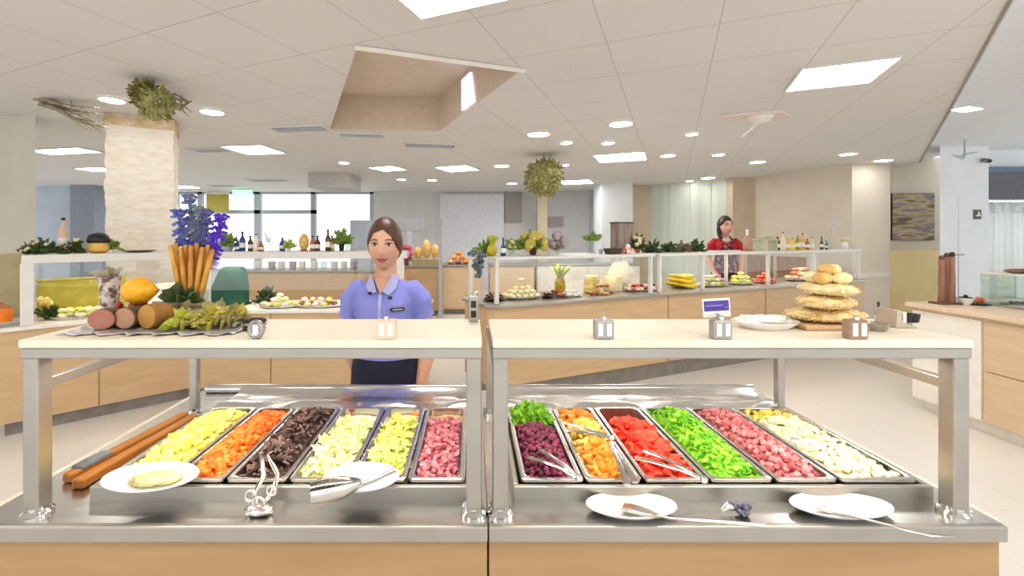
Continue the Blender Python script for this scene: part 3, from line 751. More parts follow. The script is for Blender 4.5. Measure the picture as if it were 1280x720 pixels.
# beetroot + parsley
h = Heap(RX[0], RX[1], 0, .74, .03); h.bed('grated_beetroot', M['beet'], 'bed of dark grated beetroot under the cubes', 'beetroot')
pieces(h, 'beetroot_cube', [chunk(i + 60, (.013, .013, .012), .15) for i in range(4)], M['beet'], 'dark purple beetroot cube in the pan by the centre posts', 'beetroot cube', 'beetroot cubes', .0148, 6, .004, bevel=.003, flat=.7)
h = Heap(RX[0], RX[1], .76, 1, .034); h.bed('parsley_bed', M['pars'], 'bed of green parsley behind the beetroot', 'parsley')
rn = random.Random(8); mb = MB(); cx, cy = (h.x0 + h.x1) / 2, (h.y0 + h.y1) / 2
for k in range(420):
    x, y = rn.uniform(h.x0 + .004, h.x1 - .004), rn.uniform(h.y0 + .004, h.y1 - .004); a = rn.uniform(0, 2 * PI)
    mb.leaf((x - cx, y - cy, h.h(x, y) - .84), (math.cos(a), math.sin(a), rn.uniform(.1, 1)), rn.uniform(.010, .018), rn.uniform(.006, .010), k, .4)
o = single('parsley_sprigs', mb, M['pars'], 'curly green parsley tuft at the back of the beetroot pan', 'parsley', (cx, cy, .84), auto=50); o['kind'] = 'stuff'
# orange and mango
h = Heap(RX[1], RX[2], 0, 1, .026); h.bed('fruit_pulp', M['mang'], 'bed of orange fruit pulp under the fruit segments', 'fruit pulp')
ymid = lambda v: WY0 + .018 + (WY1 - WY0 - .036) * v
pieces(h, 'orange_segment', [wedge(i, .018, .010, -.9, .9) for i in range(2)] + [chunk(77, (.026, .02, .014))], M['oran'], 'deep orange fruit segment in the pan with two pairs of tongs', 'orange segment', 'orange segments', .0205, 7, .005, bevel=.002, skip=lambda x, y: ymid(.36) < y < ymid(.73))
pieces(h, 'mango_slice', [wedge(i + 5, .022, .010, -.8, .8) for i in range(2)], M['mang'], 'yellow mango slice across the middle of the fruit pan', 'mango slice', 'mango slices', .0205, 8, .005, bevel=.002, skip=lambda x, y: not ymid(.36) < y < ymid(.73))
# tomatoes
h = Heap(RX[2], RX[3], 0, .82, .03); h.bed('tomato_pulp', M['toma'], 'bed of red tomato pulp under the tomato pieces', 'tomato pulp')
pieces(h, 'tomato_piece', [wedge(i + 9, .020, .012, -.9, .9) for i in range(2)] + [chunk(81, (.028, .022, .014)), chunk(82, (.024, .024, .012))], M['toma'], 'bright red tomato piece heaped in its steel pan', 'tomato piece', 'tomato pieces', .022, 9, .005, bevel=.003)
# green pepper
h = Heap(RX[3], RX[4], 0, 1, .04); h.bed('pepper_bed', M['pepp'], 'bed of chopped green pepper under the pepper pieces', 'green pepper')
pieces(h, 'green_pepper_piece', [ring(i, .009, .004) for i in range(3)] + [chunk(90 + i, (.017, .014, .009), .25) for i in range(2)], M['pepp'], 'bright green pepper piece heaped in its steel pan', 'pepper piece', 'green pepper pieces', .0165, 10, .005, smooth=False, bevel=.0015, flat=.9)
# ham
h = Heap(RX[4], RX[5], 0, 1, .036); h.bed('minced_ham', M['ham'], 'bed of minced pink ham under the ham cubes', 'ham')
pieces(h, 'ham_cube', [chunk(i + 100, (.0145, .013, .012), .2) for i in range(4)], M['ham'], 'pink ham cube heaped in its steel pan', 'ham cube', 'ham cubes', .0158, 11, .004, bevel=.002, flat=.8)
# potato and egg
h = Heap(RX[5], RX[6], 0, 1, .018); h.bed('potato_salad', M['pota'], 'bed of creamy potato salad under the potato cubes', 'potato salad')
pieces(h, 'potato_cube', [chunk(i + 120, (.019, .017, .013), .2) for i in range(4)], M['pota'], 'pale cream potato cube in the wide end pan', 'potato cube', 'potato cubes', .0215, 12, .004, bevel=.002, skip=lambda x, y: y > ymid(.80))
pieces(h, 'egg_slice', [wedge(i + 31, .02, .009, -.9, .9) for i in range(2)], M['yolk'], 'yellow egg slice at the back of the wide potato pan', 'egg slice', 'egg slices', .024, 13, .005, bevel=.002, skip=lambda x, y: y < ymid(.80))
rn = random.Random(4)
leafsrc = MB().leaf((0, 0, 0), (1, 0, .15), .022, .011, 3)
lf = single('herb_leaf', leafsrc, M['herb'], 'dark green herb leaf lying on the potato salad', 'herb leaf', group='herb leaves on the potato salad', auto=50)
for k, (u, v) in enumerate(((.62, .5), (.72, .36), (.78, .3), (.86, .16), (.4, .3), (.3, .62), (.9, .22))):
    o = lf if k == 0 else lf.copy()
    if k: COL.objects.link(o)
    x, y = h.x0 + (h.x1 - h.x0) * u, ymid(v); o.location = (x, y, h.h(x, y) + .011); o.rotation_euler = (0, 0, rn.uniform(0, 6))
yk = MB().blob((0, 0, 0), (.016, .013, .008), .2, 3, 12, 6)
single('egg_yolk', yk, M['yolk'], 'lone yellow yolk lump in the middle of the potato salad', 'egg', (h.x0 + (h.x1 - h.x0) * .45, ymid(.45), h.h((h.x0 + h.x1) / 2, ymid(.45)) + .008), smooth=True)

# ------------------------------------------------------------------ plates, tongs, spoons
def plate(label, px, py, z, a, b, tilt=0, rz=0):
    p = at(px, py, z)
    prof = [(.55, -.004), (.60, 0), (.72, .003), (.97, .014), (1.0, .017), (.99, .019), (.95, .017), (.70, .007), (.58, .0045), (.02, .004)]
    mb = MB(); rs = []
    for r_, zz in prof: rs.append([(r_ * a * math.cos(2 * PI * k / 40), r_ * b * math.sin(2 * PI * k / 40), zz) for k in range(40)])
    mb.rings(rs)
    return single('oval_plate', mb, M['porcelain'], label, 'plate', (p.x, p.y, z), 0, 'white oval plates on the steel ledge', auto=40, rot=(tilt, 0, rz))
def spoon(name, label, cat, pts, r, bowl, group=None, m='steel', bowl_name='spoon_bowl', turner=False):
    """handle along pts, bowl (rx, ry, dir) at the first point"""
    o = Vector(pts[0]); t = thing(name, label, cat, o, 0, group)
    q = [Vector(p) - o for p in pts]
    mb = MB(); mb.tube(q, r, 8, flat=.5); obj('handle', mb, M[m], t, auto=50)
    d = (q[0] - q[1]).normalized(); a = d.cross(Vector((0, 0, 1))).normalized(); n = a.cross(d)
    L, W, D = bowl
    Mx = Matrix(((d.x, a.x, n.x, 0), (d.y, a.y, n.y, 0), (d.z, a.z, n.z, 0), (0, 0, 0, 1)))
    mb = MB(); rs = []
    if turner:
        for s, w in ((-.1, .2), (.1, .7), (.4, .95), (.85, 1), (1, .8)):
            rs.append([(s * L, -w * W / 2, .002), (s * L, 0, -D + .002), (s * L, w * W / 2, .002), (s * L, w * W / 2, -.0005), (s * L, 0, -D - .0015), (s * L, -w * W / 2, -.0005)])
    else:
        for i in range(9):
            s = i / 8; w = max(.12, math.sin(PI * min(1, .06 + s * .9)) ** .7)
            r1 = []; r2 = []
            for k in range(9):
                u = -1 + k / 4; zz = -D * (1 - u * u) * w
                r1.append((s * L - .05 * L, u * w * W / 2, zz)); r2.append((s * L - .05 * L, u * w * W / 2 * .97, zz - .0015))
            rs.append(r1 + r2[::-1])
    mb.rings(rs, M=Mx); obj(bowl_name, mb, M[m], t, auto=60)
    return t
def tongs(label, hinge, tips, w=.007, group='steel tongs in the pans', m='chrome'):
    o = Vector(hinge); t = thing('serving_tongs', label, 'tongs', o, 0, group)
    for tp in tips:
        v = Vector(tp) - o; d = v.normalized(); s = d.cross(Vector((0, 0, 1))).normalized()
        mb = MB(); mb.tube([(0, 0, 0), v * .3 + Vector((0, 0, .006)), v * .75 + Vector((0, 0, .004)), v], [w * .8, w, w, w * 1.25], 6, flat=.35); obj('arm', mb, M[m], t, auto=50)
    mb = MB(); mb.lathe([(w * .8, -.006), (w * 1.25, -.003), (w * 1.25, .004), (w * .8, .008)], 12); obj('hinge', mb, M[m], t, auto=40)
    return t
pl = plate('white oval plate with a mound of pale green spread, by the wooden bars', 189, 604, .927, .108, .060, R(4))
mb = MB(); mb.blob((0, 0, 0), (.058, .028, .010), .25, 4, 28, 5)
single('pale_spread', mb, mat('pale_green_spread', '#b9b37a', '#d8d2a0', rough=.6, scale=30, bump=.3), 'mound of pale green spread on the plate by the wooden bars', 'spread', (pl.location.x + .012, pl.location.y - .0, .939), smooth=True, rot=(R(4), 0, .1))
plate('white oval plate lying under the big steel scoop', 452, 604, .927, .088, .058, R(4))
plate('white oval plate with a broad spatula, in front of the fruit pan', 789, 640, .8805, .102, .050)
plate('white oval plate with a curved serving spoon, in front of the ham pan', 1051, 640, .8805, .112, .050)
# scoop: a rolled steel bowl with a handle, leaning on the plate under it
e = at(410, 611, .965); f = at(473, 597, .968)
t = thing('steel_scoop', 'big rolled steel scoop leaning on the plate in front of the lettuce', 'scoop', e)
d = (f - e); d.z = 0
Mr = Matrix.Rotation(math.atan2(d.y, d.x), 4, 'Z')
mb = MB(); rs = []
for s, rr in ((-.035, .024), (-.01, .027), (.03, .024), (.06, .014), (.07, .007)):
    ro = [(s, rr * math.cos(a), rr * math.sin(a)) for a in [R(150 + 240 * k / 14) for k in range(15)]]
    ri = [(s, (rr - .002) * math.cos(a), (rr - .002) * math.sin(a)) for a in [R(150 + 240 * k / 14) for k in range(15)]][::-1]
    rs.append(ro + ri)
mb.rings(rs, M=Mr); obj('scoop_bowl', mb, M['chrome'], t, auto=50)
mb = MB(); mb.tube([Mr @ Vector((.06, 0, -.006)), Mr @ Vector((.10, 0, .0)), Mr @ Vector((.145, 0, .012))], [.008, .007, .009], 10, flat=.6); obj('handle', mb, M['chrome'], t, auto=50)
# ornate tongs leaning on the mushroom pan
e = at(324, 632, .90); g = at(333, 566, .955)
t = thing('ornate_tongs', 'ornate looped steel tongs leaning on the front of the mushroom pan', 'tongs', e)
v = g - e
for s in (-1, 1):
    pts = [Vector((s * .006, 0, .0)), Vector((s * .020, v.y * .15, .018)), Vector((s * .016, v.y * .45, .036)), Vector((s * .008 + v.x * .7, v.y * .7, v.z + .012)), Vector((s * .012 + v.x, v.y, v.z))]
    mb = MB(); mb.tube(pts, [.004, .006, .006, .004, .007], 8, flat=.6); obj('arm', mb, M['chrome'], t, auto=50)
for k, (dx, dy, dz, r_) in enumerate(((-.022, .006, .018, .012), (.022, .012, .026, .010), (.0, -.004, .006, .014))):
    mb = MB(); mb.rings([[(dx + (r_ + .003 * math.cos(b)) * math.cos(a), dy + .003 * math.sin(b), dz + (r_ + .003 * math.cos(b)) * math.sin(a)) for b in [2 * PI * q / 8 for q in range(8)]] for a in [2 * PI * q / 16 for q in range(16)]], cyc=True)
    obj('loop', mb, M['chrome'], t, auto=60)
mb = MB(); mb.blob((0, 0, -.008), (.034, .020, .012), .12, 3, 18, 4); obj('base', mb, M['steel'], t, smooth=True)
# spatula and spoon over the right plates
spoon('spatula', 'broad steel spatula resting on the plate in front of the fruit pan', 'spatula', [at(822, 644, .902), at(838, 648, .904), at(890, 651, .900), at(955, 657, .886)], [.006, .004, .005, .007], (.075, .034, .004), turner=True, bowl_name='blade')
spoon('serving_spoon', 'long curved steel spoon running off the plate in front of the ham pan', 'serving spoon', [at(1066, 645, .902), at(1085, 650, .904), at(1120, 659, .906), at(1160, 669, .902), at(1192, 671, .888)], [.005, .004, .0045, .005, .004], (.072, .034, .006), bowl_name='bowl')
tongs('silver tongs lying open on the dark beetroot', at(724, 598, .955), [at(662, 572, .952), at(676, 563, .952)])
tongs('silver tongs across the back of the fruit pan', at(765, 549, .94), [at(711, 530, .95), at(709, 538, .946)])
tongs('silver tongs upright along the side of the fruit pan', at(765, 557, .952), [at(784, 606, .95), at(794, 603, .95)])
tongs('silver tongs lying open on the red tomatoes', at(880, 600, .945), [at(794, 572, .955), at(806, 563, .955)])
# sprig of small dark berries on the ledge
p = at(921, 641, .884)
t = thing('berry_sprig', 'small sprig of blue-black berries with a steel clip on the ledge', 'berries', p)
rn = random.Random(3)
for k in range(12):
    r_ = .006; mb = MB(); mb.blob((rn.uniform(-.006, .028), rn.uniform(-.012, .012), .006 + (k % 2) * .008), r_, 0, 1, 10); obj('berry', mb, mat('blue_black_berry', '#3a3850', '#7a7890', rough=.4, scale=20), t, smooth=True)
mb = MB(); mb.tube([(-.034, -.004, .008), (-.022, 0, .016), (-.006, 0, .010)], [.007, .010, .005], 8); obj('clip', mb, M['chrome'], t, auto=50)
# wooden bars along the left side
M['wood'] = mat('orange_wood', '#94561a', '#b8762c', rough=.5, scale=5, stretch=(1, 14, 1), contrast=(.25, .75))
for i, (a, b, lab) in enumerate((((84, 598), (232, 519), 'long orange wooden bar with a dark grey grip, on the outer side'), ((96, 606), (243, 522), 'long orange wooden bar lying next to the pineapple pan'))):
    p, q = at(*a, .893), at(*b, .893); d = q - p; L = d.length
    t = thing('wooden_bar', lab, 'wooden bar', p, math.atan2(d.y, d.x), 'wooden bars beside the pans')
    mb = MB(); mb.box(0, L, -.016, .016, -.012, .012); obj('bar', mb, M['wood'], t, bevel=.005)
    if i == 0:
        mb = MB(); mb.box(L * .06, L * .28, -.0175, .0175, .006, .018); obj('grip', mb, mat('slate_grip', '#54575a', '#7a7d80', rough=.5), t, bevel=.004)
# clamps along the shelf edge
def clamp(px, body, lab, kind):
    Y = 1.003; x = xat(px, Y); t = thing('shelf_clip', lab, 'clip', (x, 1.004, 1.275), 0, 'clips along the shelf edge')
    if kind == 'round':
        mb = MB(); rs = []
        for a in [2 * PI * k / 24 for k in range(24)]:
            rs.append([((.013 + .006 * math.cos(b)) * math.cos(a), .008 * math.sin(b), .021 + (.017 + .005 * math.cos(b)) * math.sin(a)) for b in [2 * PI * q / 8 for q in range(8)]])
        mb.rings(rs, cyc=True); obj('ring', mb, body, t, auto=60)
        mb = MB(); mb.box(-.008, .008, -.006, .006, .006, .034); obj('core', mb, M['chrome'], t, bevel=.003)
    else:
        mb = MB(); mb.box(-.021, .021, -.008, .016, 0, .043); obj('block', mb, body, t, bevel=.004)
        mb = MB(); mb.box(-.015, -.004, -.0095, -.007, .008, .036); mb.box(.004, .015, -.0095, -.007, .008, .036); obj('slot_plate', mb, M['chrome'] if kind == 'steel' else M['white'], t)
        mb = MB(); mb.lathe([(.006, -.004), (.006, .004), (.004, .006)], 12, M=Matrix.Translation((0, 0, .046))); obj('screw', mb, M['chrome'], t)
    return t
clamp(320, M['steel_soft'], 'round steel clip on the shelf edge, below the black napkin ring', 'round')
clamp(483, mat('cream_plastic', '#e4cfb6', '#dac3a8', rough=.4), 'cream clip on the shelf edge in front of the woman in blue', 'cream')
clamp(755, M['steel_soft'], 'square steel clip on the shelf edge, alone in the middle of the shelf', 'steel')
sc_ = clamp(902, M['steel_soft'], 'square steel clip on the shelf edge, under the purple sign', 'steel')
clamp(1071, mat('brown_wood_block', '#a58570', '#957661', rough=.6, scale=14, stretch=(1, 1, 6)), 'brown wooden clip on the shelf edge by the breads', 'wood')
# ================================================================== stations behind the salad counters
def inset(poly, d):
    """move every corner of an anticlockwise polygon inwards by d"""
    n = len(poly); out = []
    for i in range(n):
        p0, p1, p2 = Vector(poly[i - 1]), Vector(poly[i]), Vector(poly[(i + 1) % n])
        a = (p1 - p0).normalized(); b = (p2 - p1).normalized()
        na, nb = Vector((-a.y, a.x)), Vector((-b.y, b.x)); m = (na + nb)
        m = m / max(.3, m.dot(na)); out.append(p1 + m * d)
    return [tuple(p) for p in out]
def station(label, front, rear, zt, toe, top_m, seams, loc):
    poly = [(p[0] - loc[0], p[1] - loc[1]) for p in front + rear]
    t = thing('buffet_station', label, 'buffet counter', (loc[0], loc[1], 0))
    mb = MB(); mb.prism(inset(poly, .07), 0, toe); obj('toe_kick', mb, M['toe'], t)
    mb = MB(); mb.prism(inset(poly, .03), toe, zt - .03); cab = obj('cabinet', mb, M['beige'], t)
    mb = MB(); mb.prism(poly, zt - .03, zt); obj('worktop', mb, top_m, t, bevel=.006)
    for p, q, s in seams:
        a, b = Vector((p[0] - loc[0], p[1] - loc[1], 0)), Vector((q[0] - loc[0], q[1] - loc[1], 0)); d = (b - a).normalized(); nn = Vector((-d.y, d.x, 0))
        c = a + d * s + nn * .028
        mb = MB(); mb.box(-.004, .004, -.003, .003, toe, zt - .03, Matrix.Translation(c) @ Matrix.Rotation(math.atan2(d.y, d.x), 4, 'Z'))
        obj('panel_seam', mb, mat('seam_brown', '#9c7b54', '#8f704b'), cab)
    return t
def station_guard(label, line, depth, z0, z1, posts, board=.03, post=.035, glass=True, board_m='white_metal'):
    """posts, a shelf board and front panes over a station; line is the front edge"""
    o = Vector((*line[0], z0)); t = thing('sneeze_guard', label, 'shelf', o)
    P_ = [Vector((p[0] - o.x, p[1] - o.y, 0)) for p in line]; hgt = z1 - z0
    ns = []
    for i in range(len(P_)):
        a = (P_[i] - P_[i - 1]).normalized() if i else (P_[1] - P_[0]).normalized()
        b = (P_[i + 1] - P_[i]).normalized() if i < len(P_) - 1 else a
        na, nb = Vector((-a.y, a.x, 0)), Vector((-b.y, b.x, 0)); m = na + nb; m = m / m.dot(na); ns.append(m)
    back = [P_[i] + ns[i] * depth for i in range(len(P_))]
    poly = [(p.x, p.y) for p in P_] + [(p.x, p.y) for p in reversed(back)]
    mb = MB(); mb.prism(poly, hgt - board, hgt); obj('shelf_board', mb, M[board_m], t, bevel=.004)
    for seg, s, both in posts:
        d = (P_[seg + 1] - P_[seg]).normalized(); nn = Vector((-d.y, d.x, 0)); ang = math.atan2(d.y, d.x)
        for off in ((.03, depth - .03) if both else (.03,)):
            c = P_[seg] + d * s + nn * off
            mb = MB(); mb.box(-post / 2, post / 2, -post / 2, post / 2, .001, hgt - board + .002, Matrix.Translation(c) @ Matrix.Rotation(ang, 4, 'Z')); obj('post', mb, M['white_metal'], t, bevel=.003)
    if glass:
        for i in range(len(P_) - 1):
            a = P_[i] + ns[i] * .012; b = P_[i + 1] + ns[i + 1] * .012; d = (b - a).normalized(); L = (b - a).length
            mb = MB(); mb.box(.02, L - .02, -.003, .003, .18, hgt - board, Matrix.Translation(a) @ Matrix.Rotation(math.atan2(d.y, d.x), 4, 'Z')); obj('glass_pane', mb, M['glass'], t)
    mb = MB()
    for i in range(len(P_) - 1):
        a = P_[i] + ns[i] * (depth * .5); b = P_[i + 1] + ns[i + 1] * (depth * .5); d = (b - a).normalized(); L = (b - a).length
        mb.box(.1, L - .1, -.02, .02, hgt - board - .006, hgt - board - .001, Matrix.Translation(a) @ Matrix.Rotation(math.atan2(d.y, d.x), 4, 'Z'))
    obj('lamp_strip', mb, M['led'], t)
    return t

# --- left station
ZL = .82
LF = [(-3.52, 3.33), (-2.62, 4.18), (-1.1, 4.25), (-.42, 4.32)]
LB = [(-.42, 4.98), (-1.1, 4.95), (-2.85, 4.88), (-4.05, 3.93)]
station('beige buffet station with a white top, behind the fruit display and the woman in blue', LF, LB, ZL, .10, M['white'], [(LF[0], LF[1], .62), (LF[1], LF[2], .75)], LF[0])
GF = [(-3.42, 3.46), (-2.60, 4.235), (-1.1, 4.30), (-.62, 4.35)]
station_guard('white framed guard with a shelf of bottles over the left buffet station', GF, .42, ZL, 1.36, [(0, .03, True), (1, .1, False), (2, .4, True)], board=.065, post=.075)
# --- right station
ZR = .90
d_ = Vector((.91, .4146)); n_ = Vector((-.4146, .91)); P0 = Vector((.21, 3.98))
def on(s, w=0): q = P0 + d_ * s + n_ * w; return (q.x, q.y)
def s_of(px, w=0):
    k = (px - CX) / F; q = P0 + n_ * w
    return (q.y * k - q.x) / (d_.x - d_.y * k)
RF = [on(-.06, .10), on(-.01, .02), on(.06, 0), on(5.9, 0)]
RB = [on(5.9, .70), on(.02, .70), on(-.07, .60)]
station('long beige buffet station with breads and yellow bananas, behind the right salad counter', RF, RB, ZR, .17, M['steel_soft'], [(on(0), on(4), s_of(838)), (on(0), on(4), s_of(960))], on(0))
gs = s_of(823); ge = 5.84
station_guard('white framed guard over the pineapple end of the long station', [on(.02, .04), on(gs, .04)], .62, ZR, 1.32, [(0, .02, True), (0, gs - .06, True)], board=.028)
station_guard('white framed guard over the banana end of the long station', [on(gs + .06, .04), on(ge, .04)], .62, ZR, 1.32,
              [(0, .03, True), (0, s_of(885) - gs - .06, False), (0, s_of(967) - gs - .06, True), (0, s_of(1022) - gs - .06, False), (0, ge - gs - .1, True)], board=.028)
def son(px, w, z):
    """a spot on the long station w behind its front edge, below px in the photo"""
    x, y = on(s_of(px, w), w); return Vector((x, y, z))
RA = math.atan2(d_.y, d_.x)

# --- counters farther back
def low_counter(label, x0, x1, y, h, depth, m, doors=2, group='far beige counters', rail=True):
    c = (x0 + x1) / 2; t = thing('low_counter', label, 'counter', (c, y, 0), 0, group); w = (x1 - x0) / 2
    mb = MB(); mb.box(-w, w, .02, depth, .10, h - .03); obj('cabinet', mb, m, t)
    mb = MB(); mb.box(-w + .04, w - .04, .06, depth - .03, 0, .10); obj('toe_kick', mb, M['toe'], t)
    mb = MB(); mb.box(-w - .02, w + .02, -.01, depth + .02, h - .03, h); obj('worktop', mb, M['steel_soft'], t, bevel=.005)
    for k in range(doors):
        mb = MB(); a = -w + 2 * w * k / doors; mb.box(a + .015, a + 2 * w / doors - .015, .0, .02, .13, h - .05); obj('door', mb, m, t, bevel=.004)
    return t
low_counter('long beige counter right behind the row of bottles, left of the woman in blue', xat(305, 7.4), xat(500, 7.4), 7.4, .955, .7, M['beige'], 1)
low_counter('beige counter with breads and red flowers, right behind the woman in blue', xat(502, 8.6), xat(548, 8.6), 8.6, .95, .7, M['beige'], 1)
low_counter('beige counter with the heap of fried snacks, right of the grey post', xat(553, 8.8), xat(602, 8.8), 8.8, .96, .7, M['beige_pale'], 1)
low_counter('beige counter seen through the glass behind the pineapple', xat(612, 9.0), xat(668, 9.0), 9.0, .95, .7, M['beige_pale'], 1)
low_counter('pale counter beyond the stack of cheese', xat(671, 9.2), xat(800, 9.2), 9.2, .95, .7, M['white'], 2)
mb = MB(); mb.box(-.035, .035, -.035, .035, 0, 1.80); mb.box(-.07, .07, -.07, .07, 0, .02); mb.box(-.05, .05, -.05, .05, 1.80, 1.83)
single('grey_post', mb, M['grey_frame'], 'slim grey post standing between the two far bread counters', 'post', (xat(550.5, 8.45), 8.45, 0), bevel=.006)
t = thing('wall_cabinet', 'low brown cabinet against the beige right wall', 'cabinet', (5.55, 8.35, 0), R(-72))
mb = MB(); mb.box(-.6, .6, -.0, .3, .05, 1.2); obj('body', mb, M['wall_tan'], t)
for k in (-1, 1):
    mb = MB(); mb.box(k * .3 - .26, k * .3 + .26, -.02, 0, .1, 1.15); dd = obj('door', mb, mat('walnut_door', '#a07c60', '#8c6a50', rough=.5, scale=4, stretch=(8, 8, 1)), t, bevel=.004)
    mb = MB(); mb.tube([(k * .07, -.04, .55), (k * .07, -.04, .75)], .008, 6); obj('handle', mb, M['chrome'], dd)
mb = MB(); mb.box(6.76, 7.43, 8.075, 8.1, .78, .86); struct('trim_1', mb, M['white'])
# blue-grey screen standing in front of the big window
t = thing('screen_panel', 'blue-grey free standing screen in front of the bright window', 'screen', (xat(453, 10.5), 10.5, 0))
mb = MB(); mb.box(-.28, .28, -.015, .015, .1, 1.88); obj('panel', mb, M['wall_blue'], t, bevel=.008)
for s in (-1, 1):
    mb = MB(); mb.box(s * .24 - .02, s * .24 + .02, -.2, .2, 0, .03); mb.box(s * .24 - .02, s * .24 + .02, -.02, .02, .03, .1); obj('foot', mb, M['grey_frame'], t)
t = thing('hanging_sign', 'grey T shaped board on a post behind the woman in blue', 'sign board', (xat(512, 9.8), 9.8, 0))
mb = MB(); mb.box(-.5, .34, -.02, .02, 1.62, 1.88); obj('board', mb, mat('mid_grey_board', '#a3a6ab', '#989ba1'), t, bevel=.006)
mb = MB(); mb.box(-.05, .05, -.02, .02, .02, 1.62); mb.box(-.2, .2, -.15, .15, 0, .02); obj('stand', mb, M['grey_frame'], t)
mb = MB(); mb.box(-.24, .24, 0, .05, 0, .82); mb.box(-.25, .25, -.01, .06, -.02, 0)
single('wall_board', mb, mat('taupe_board', '#a9a39d', '#9f9993', rough=.6), 'taupe board hung high on the far wall beside the ice white panel', 'board', (xat(642, 13.0), 13.13, 1.94), bevel=.006)
mb = MB(); mb.box(-.22, .22, 0, .05, 0, .28); mb.box(-.2, .2, -.01, 0, .02, .26)
single('wall_plaque', mb, mat('taupe_plaque', '#b3aca4', '#a8a199', rough=.6), 'small taupe plaque on the far wall behind the bouquet', 'board', (xat(696, 13.0), 13.13, 1.80), bevel=.006)

# --- the white counter at the right with its own glass case
t = thing('serving_counter', 'white serving counter with a wooden top edge under the brown pepper mills', 'buffet counter', (3.86, 2.75, 0))
mb = MB(); mb.box(.03, 1.3, .02, 1.26, .10, .885); obj('cabinet', mb, M['cream'], t)
mb = MB(); mb.box(.08, 1.25, .06, 1.22, 0, .10); obj('toe_kick', mb, M['white'], t)
mb = MB(); mb.box(-.02, 1.34, -.02, 1.30, .885, .925); obj('worktop', mb, mat('blond_wood_top', '#ecd3b8', '#e2c6a6', rough=.35, scale=3, stretch=(1, 8, 1)), t, bevel=.006)
mb = MB(); mb.box(.012, .03, .72, 1.26, .10, .86); obj('side_panel', mb, mat('gloss_white_panel', '#faf6ef', '#f6f0e6', rough=.25), t, bevel=.003)
mb = MB(); mb.box(.010, .03, .05, .70, .10, .48); mb.box(.010, .03, .05, .70, .488, .86); obj('beige_panel', mb, M['beige_pale'], t, bevel=.003)
# pepper mills
z = .925
def rc_(px, py): return at(px, py, z)
mb = MB(); mb.box(-.10, .08, -.06, .06, 0, .016); single('mill_tray', mb, mat('dark_walnut', '#6d4c3c', '#5c3e30', rough=.5), 'dark walnut tray under the brown pepper mills', 'tray', (*rc_(1183, 380).xy, z), bevel=.004)
mill = None
for i, (px, dy, h_) in enumerate(((1177, 0, .40), (1183.5, .03, .42), (1190, -.01, .43))):
    q = rc_(px, 380 - dy * 60)
    lab = ['brown pepper mill, leftmost of the three, on the white serving counter', 'brown pepper mill, middle of the three, on the white serving counter', 'brown pepper mill with a dark knob, rightmost of the three'][i]
    t = thing('pepper_mill', lab, 'pepper mill', (q.x, q.y, z + .0165), 0, 'brown pepper mills')
    mb = MB(); mb.lathe([(.024, 0), (.026, .02), (.021, .08), (.022, .2), (.019, .3), (.021, h_ - .05), (.017, h_ - .04)], 14); obj('body', mb, mat('cherry_wood', '#9a6a52', '#7d5040', rough=.35, scale=6, stretch=(3, 3, .6)), t, auto=40)
    mb = MB(); mb.lathe([(.017, h_ - .04), (.021, h_ - .025), (.016, h_ - .008), (.007, h_)], 14); obj('knob', mb, M['dark'] if i == 2 else mat('cherry_dark', '#6e4436', '#5d382c', rough=.35), t, auto=40)
q = rc_(1198, 379)
t = thing('menu_pole', 'thin dark pole on a round foot beside the pepper mills', 'pole', (q.x, q.y, z))
mb = MB(); mb.lathe([(.03, 0), (.03, .006), (.006, .012)], 14); obj('base', mb, M['grey_frame'], t, auto=40)
mb = MB(); mb.tube([(0, 0, .008), (0, 0, .95)], .004, 8); obj('pole', mb, M['grey_frame'], t)
mb = MB(); mb.tube([(-.02, 0, .42), (.05, 0, .42)], .005, 6); obj('clip', mb, M['toe'], t)
def bowl(label, loc, r_, h_, m, cat='bowl', name='bowl', group=None):
    mb = MB(); mb.lathe([(r_ * .45, 0), (r_ * .5, .004), (r_ * .85, h_ * .55), (r_, h_), (r_ * .95, h_), (r_ * .8, h_ * .55), (r_ * .4, .01)], 22)
    return single(name, mb, m, label, cat, loc, auto=40, group=group)
q = rc_(1207, 381)
b1 = bowl('white bowl of black olives beside the thin dark pole', (q.x, q.y, z), .055, .06, M['porcelain'])
rn = random.Random(2); src = single('black_olive', MB().blob((0, 0, 0), (.017, .014, .013), 0, 1, 10), M['dark'], 'black olive in the white bowl beside the pole', 'olive', group='olives in the white bowl', smooth=True)
for k in range(9):
    o = src if k == 0 else src.copy()
    if k: COL.objects.link(o)
    a = k * 2.4; rr = .03 if k else 0; o.location = (q.x + rr * math.cos(a), q.y + rr * math.sin(a), z + .055 + (.018 if k == 0 else 0))
q = rc_(1223, 381)
mb = MB(); mb.lathe([(.05, 0), (.075, .008), (.078, .012), (.05, .008)], 22); single('dark_dish', mb, M['dark'], 'flat dark dish under the red slices', 'dish', (q.x, q.y, z), auto=40)
src = single('red_slice', wedge(2, .03, .018), mat('salmon_red', '#d8644c', '#e88a70', rough=.4, scale=20), 'salmon red slice piled on the flat dark dish', 'slice', group='salmon red slices', smooth=True)
for k in range(5):
    o = src if k == 0 else src.copy()
    if k: COL.objects.link(o)
    o.location = (q.x - .03 + .015 * k, q.y + .01 * (k % 2), z + .026 + .012 * (k % 3)); o.rotation_euler = (.5, .3 * k, k)
q = rc_(1252, 383)
t = thing('glass_case', 'clear box case with a dark loaf on top, on the white serving counter', 'display case', (q.x - .02, q.y - .12, z + .001))
W_, D_, H_ = .30, .26, .26
mb = MB(); mb.box(0, W_, 0, .006, 0, H_); mb.box(0, .006, .006, D_, 0, H_); mb.box(W_ - .006, W_, .006, D_, 0, H_); mb.box(.006, W_ - .006, D_ - .006, D_, 0, H_); obj('glass_sides', mb, M['glass_jar'], t)
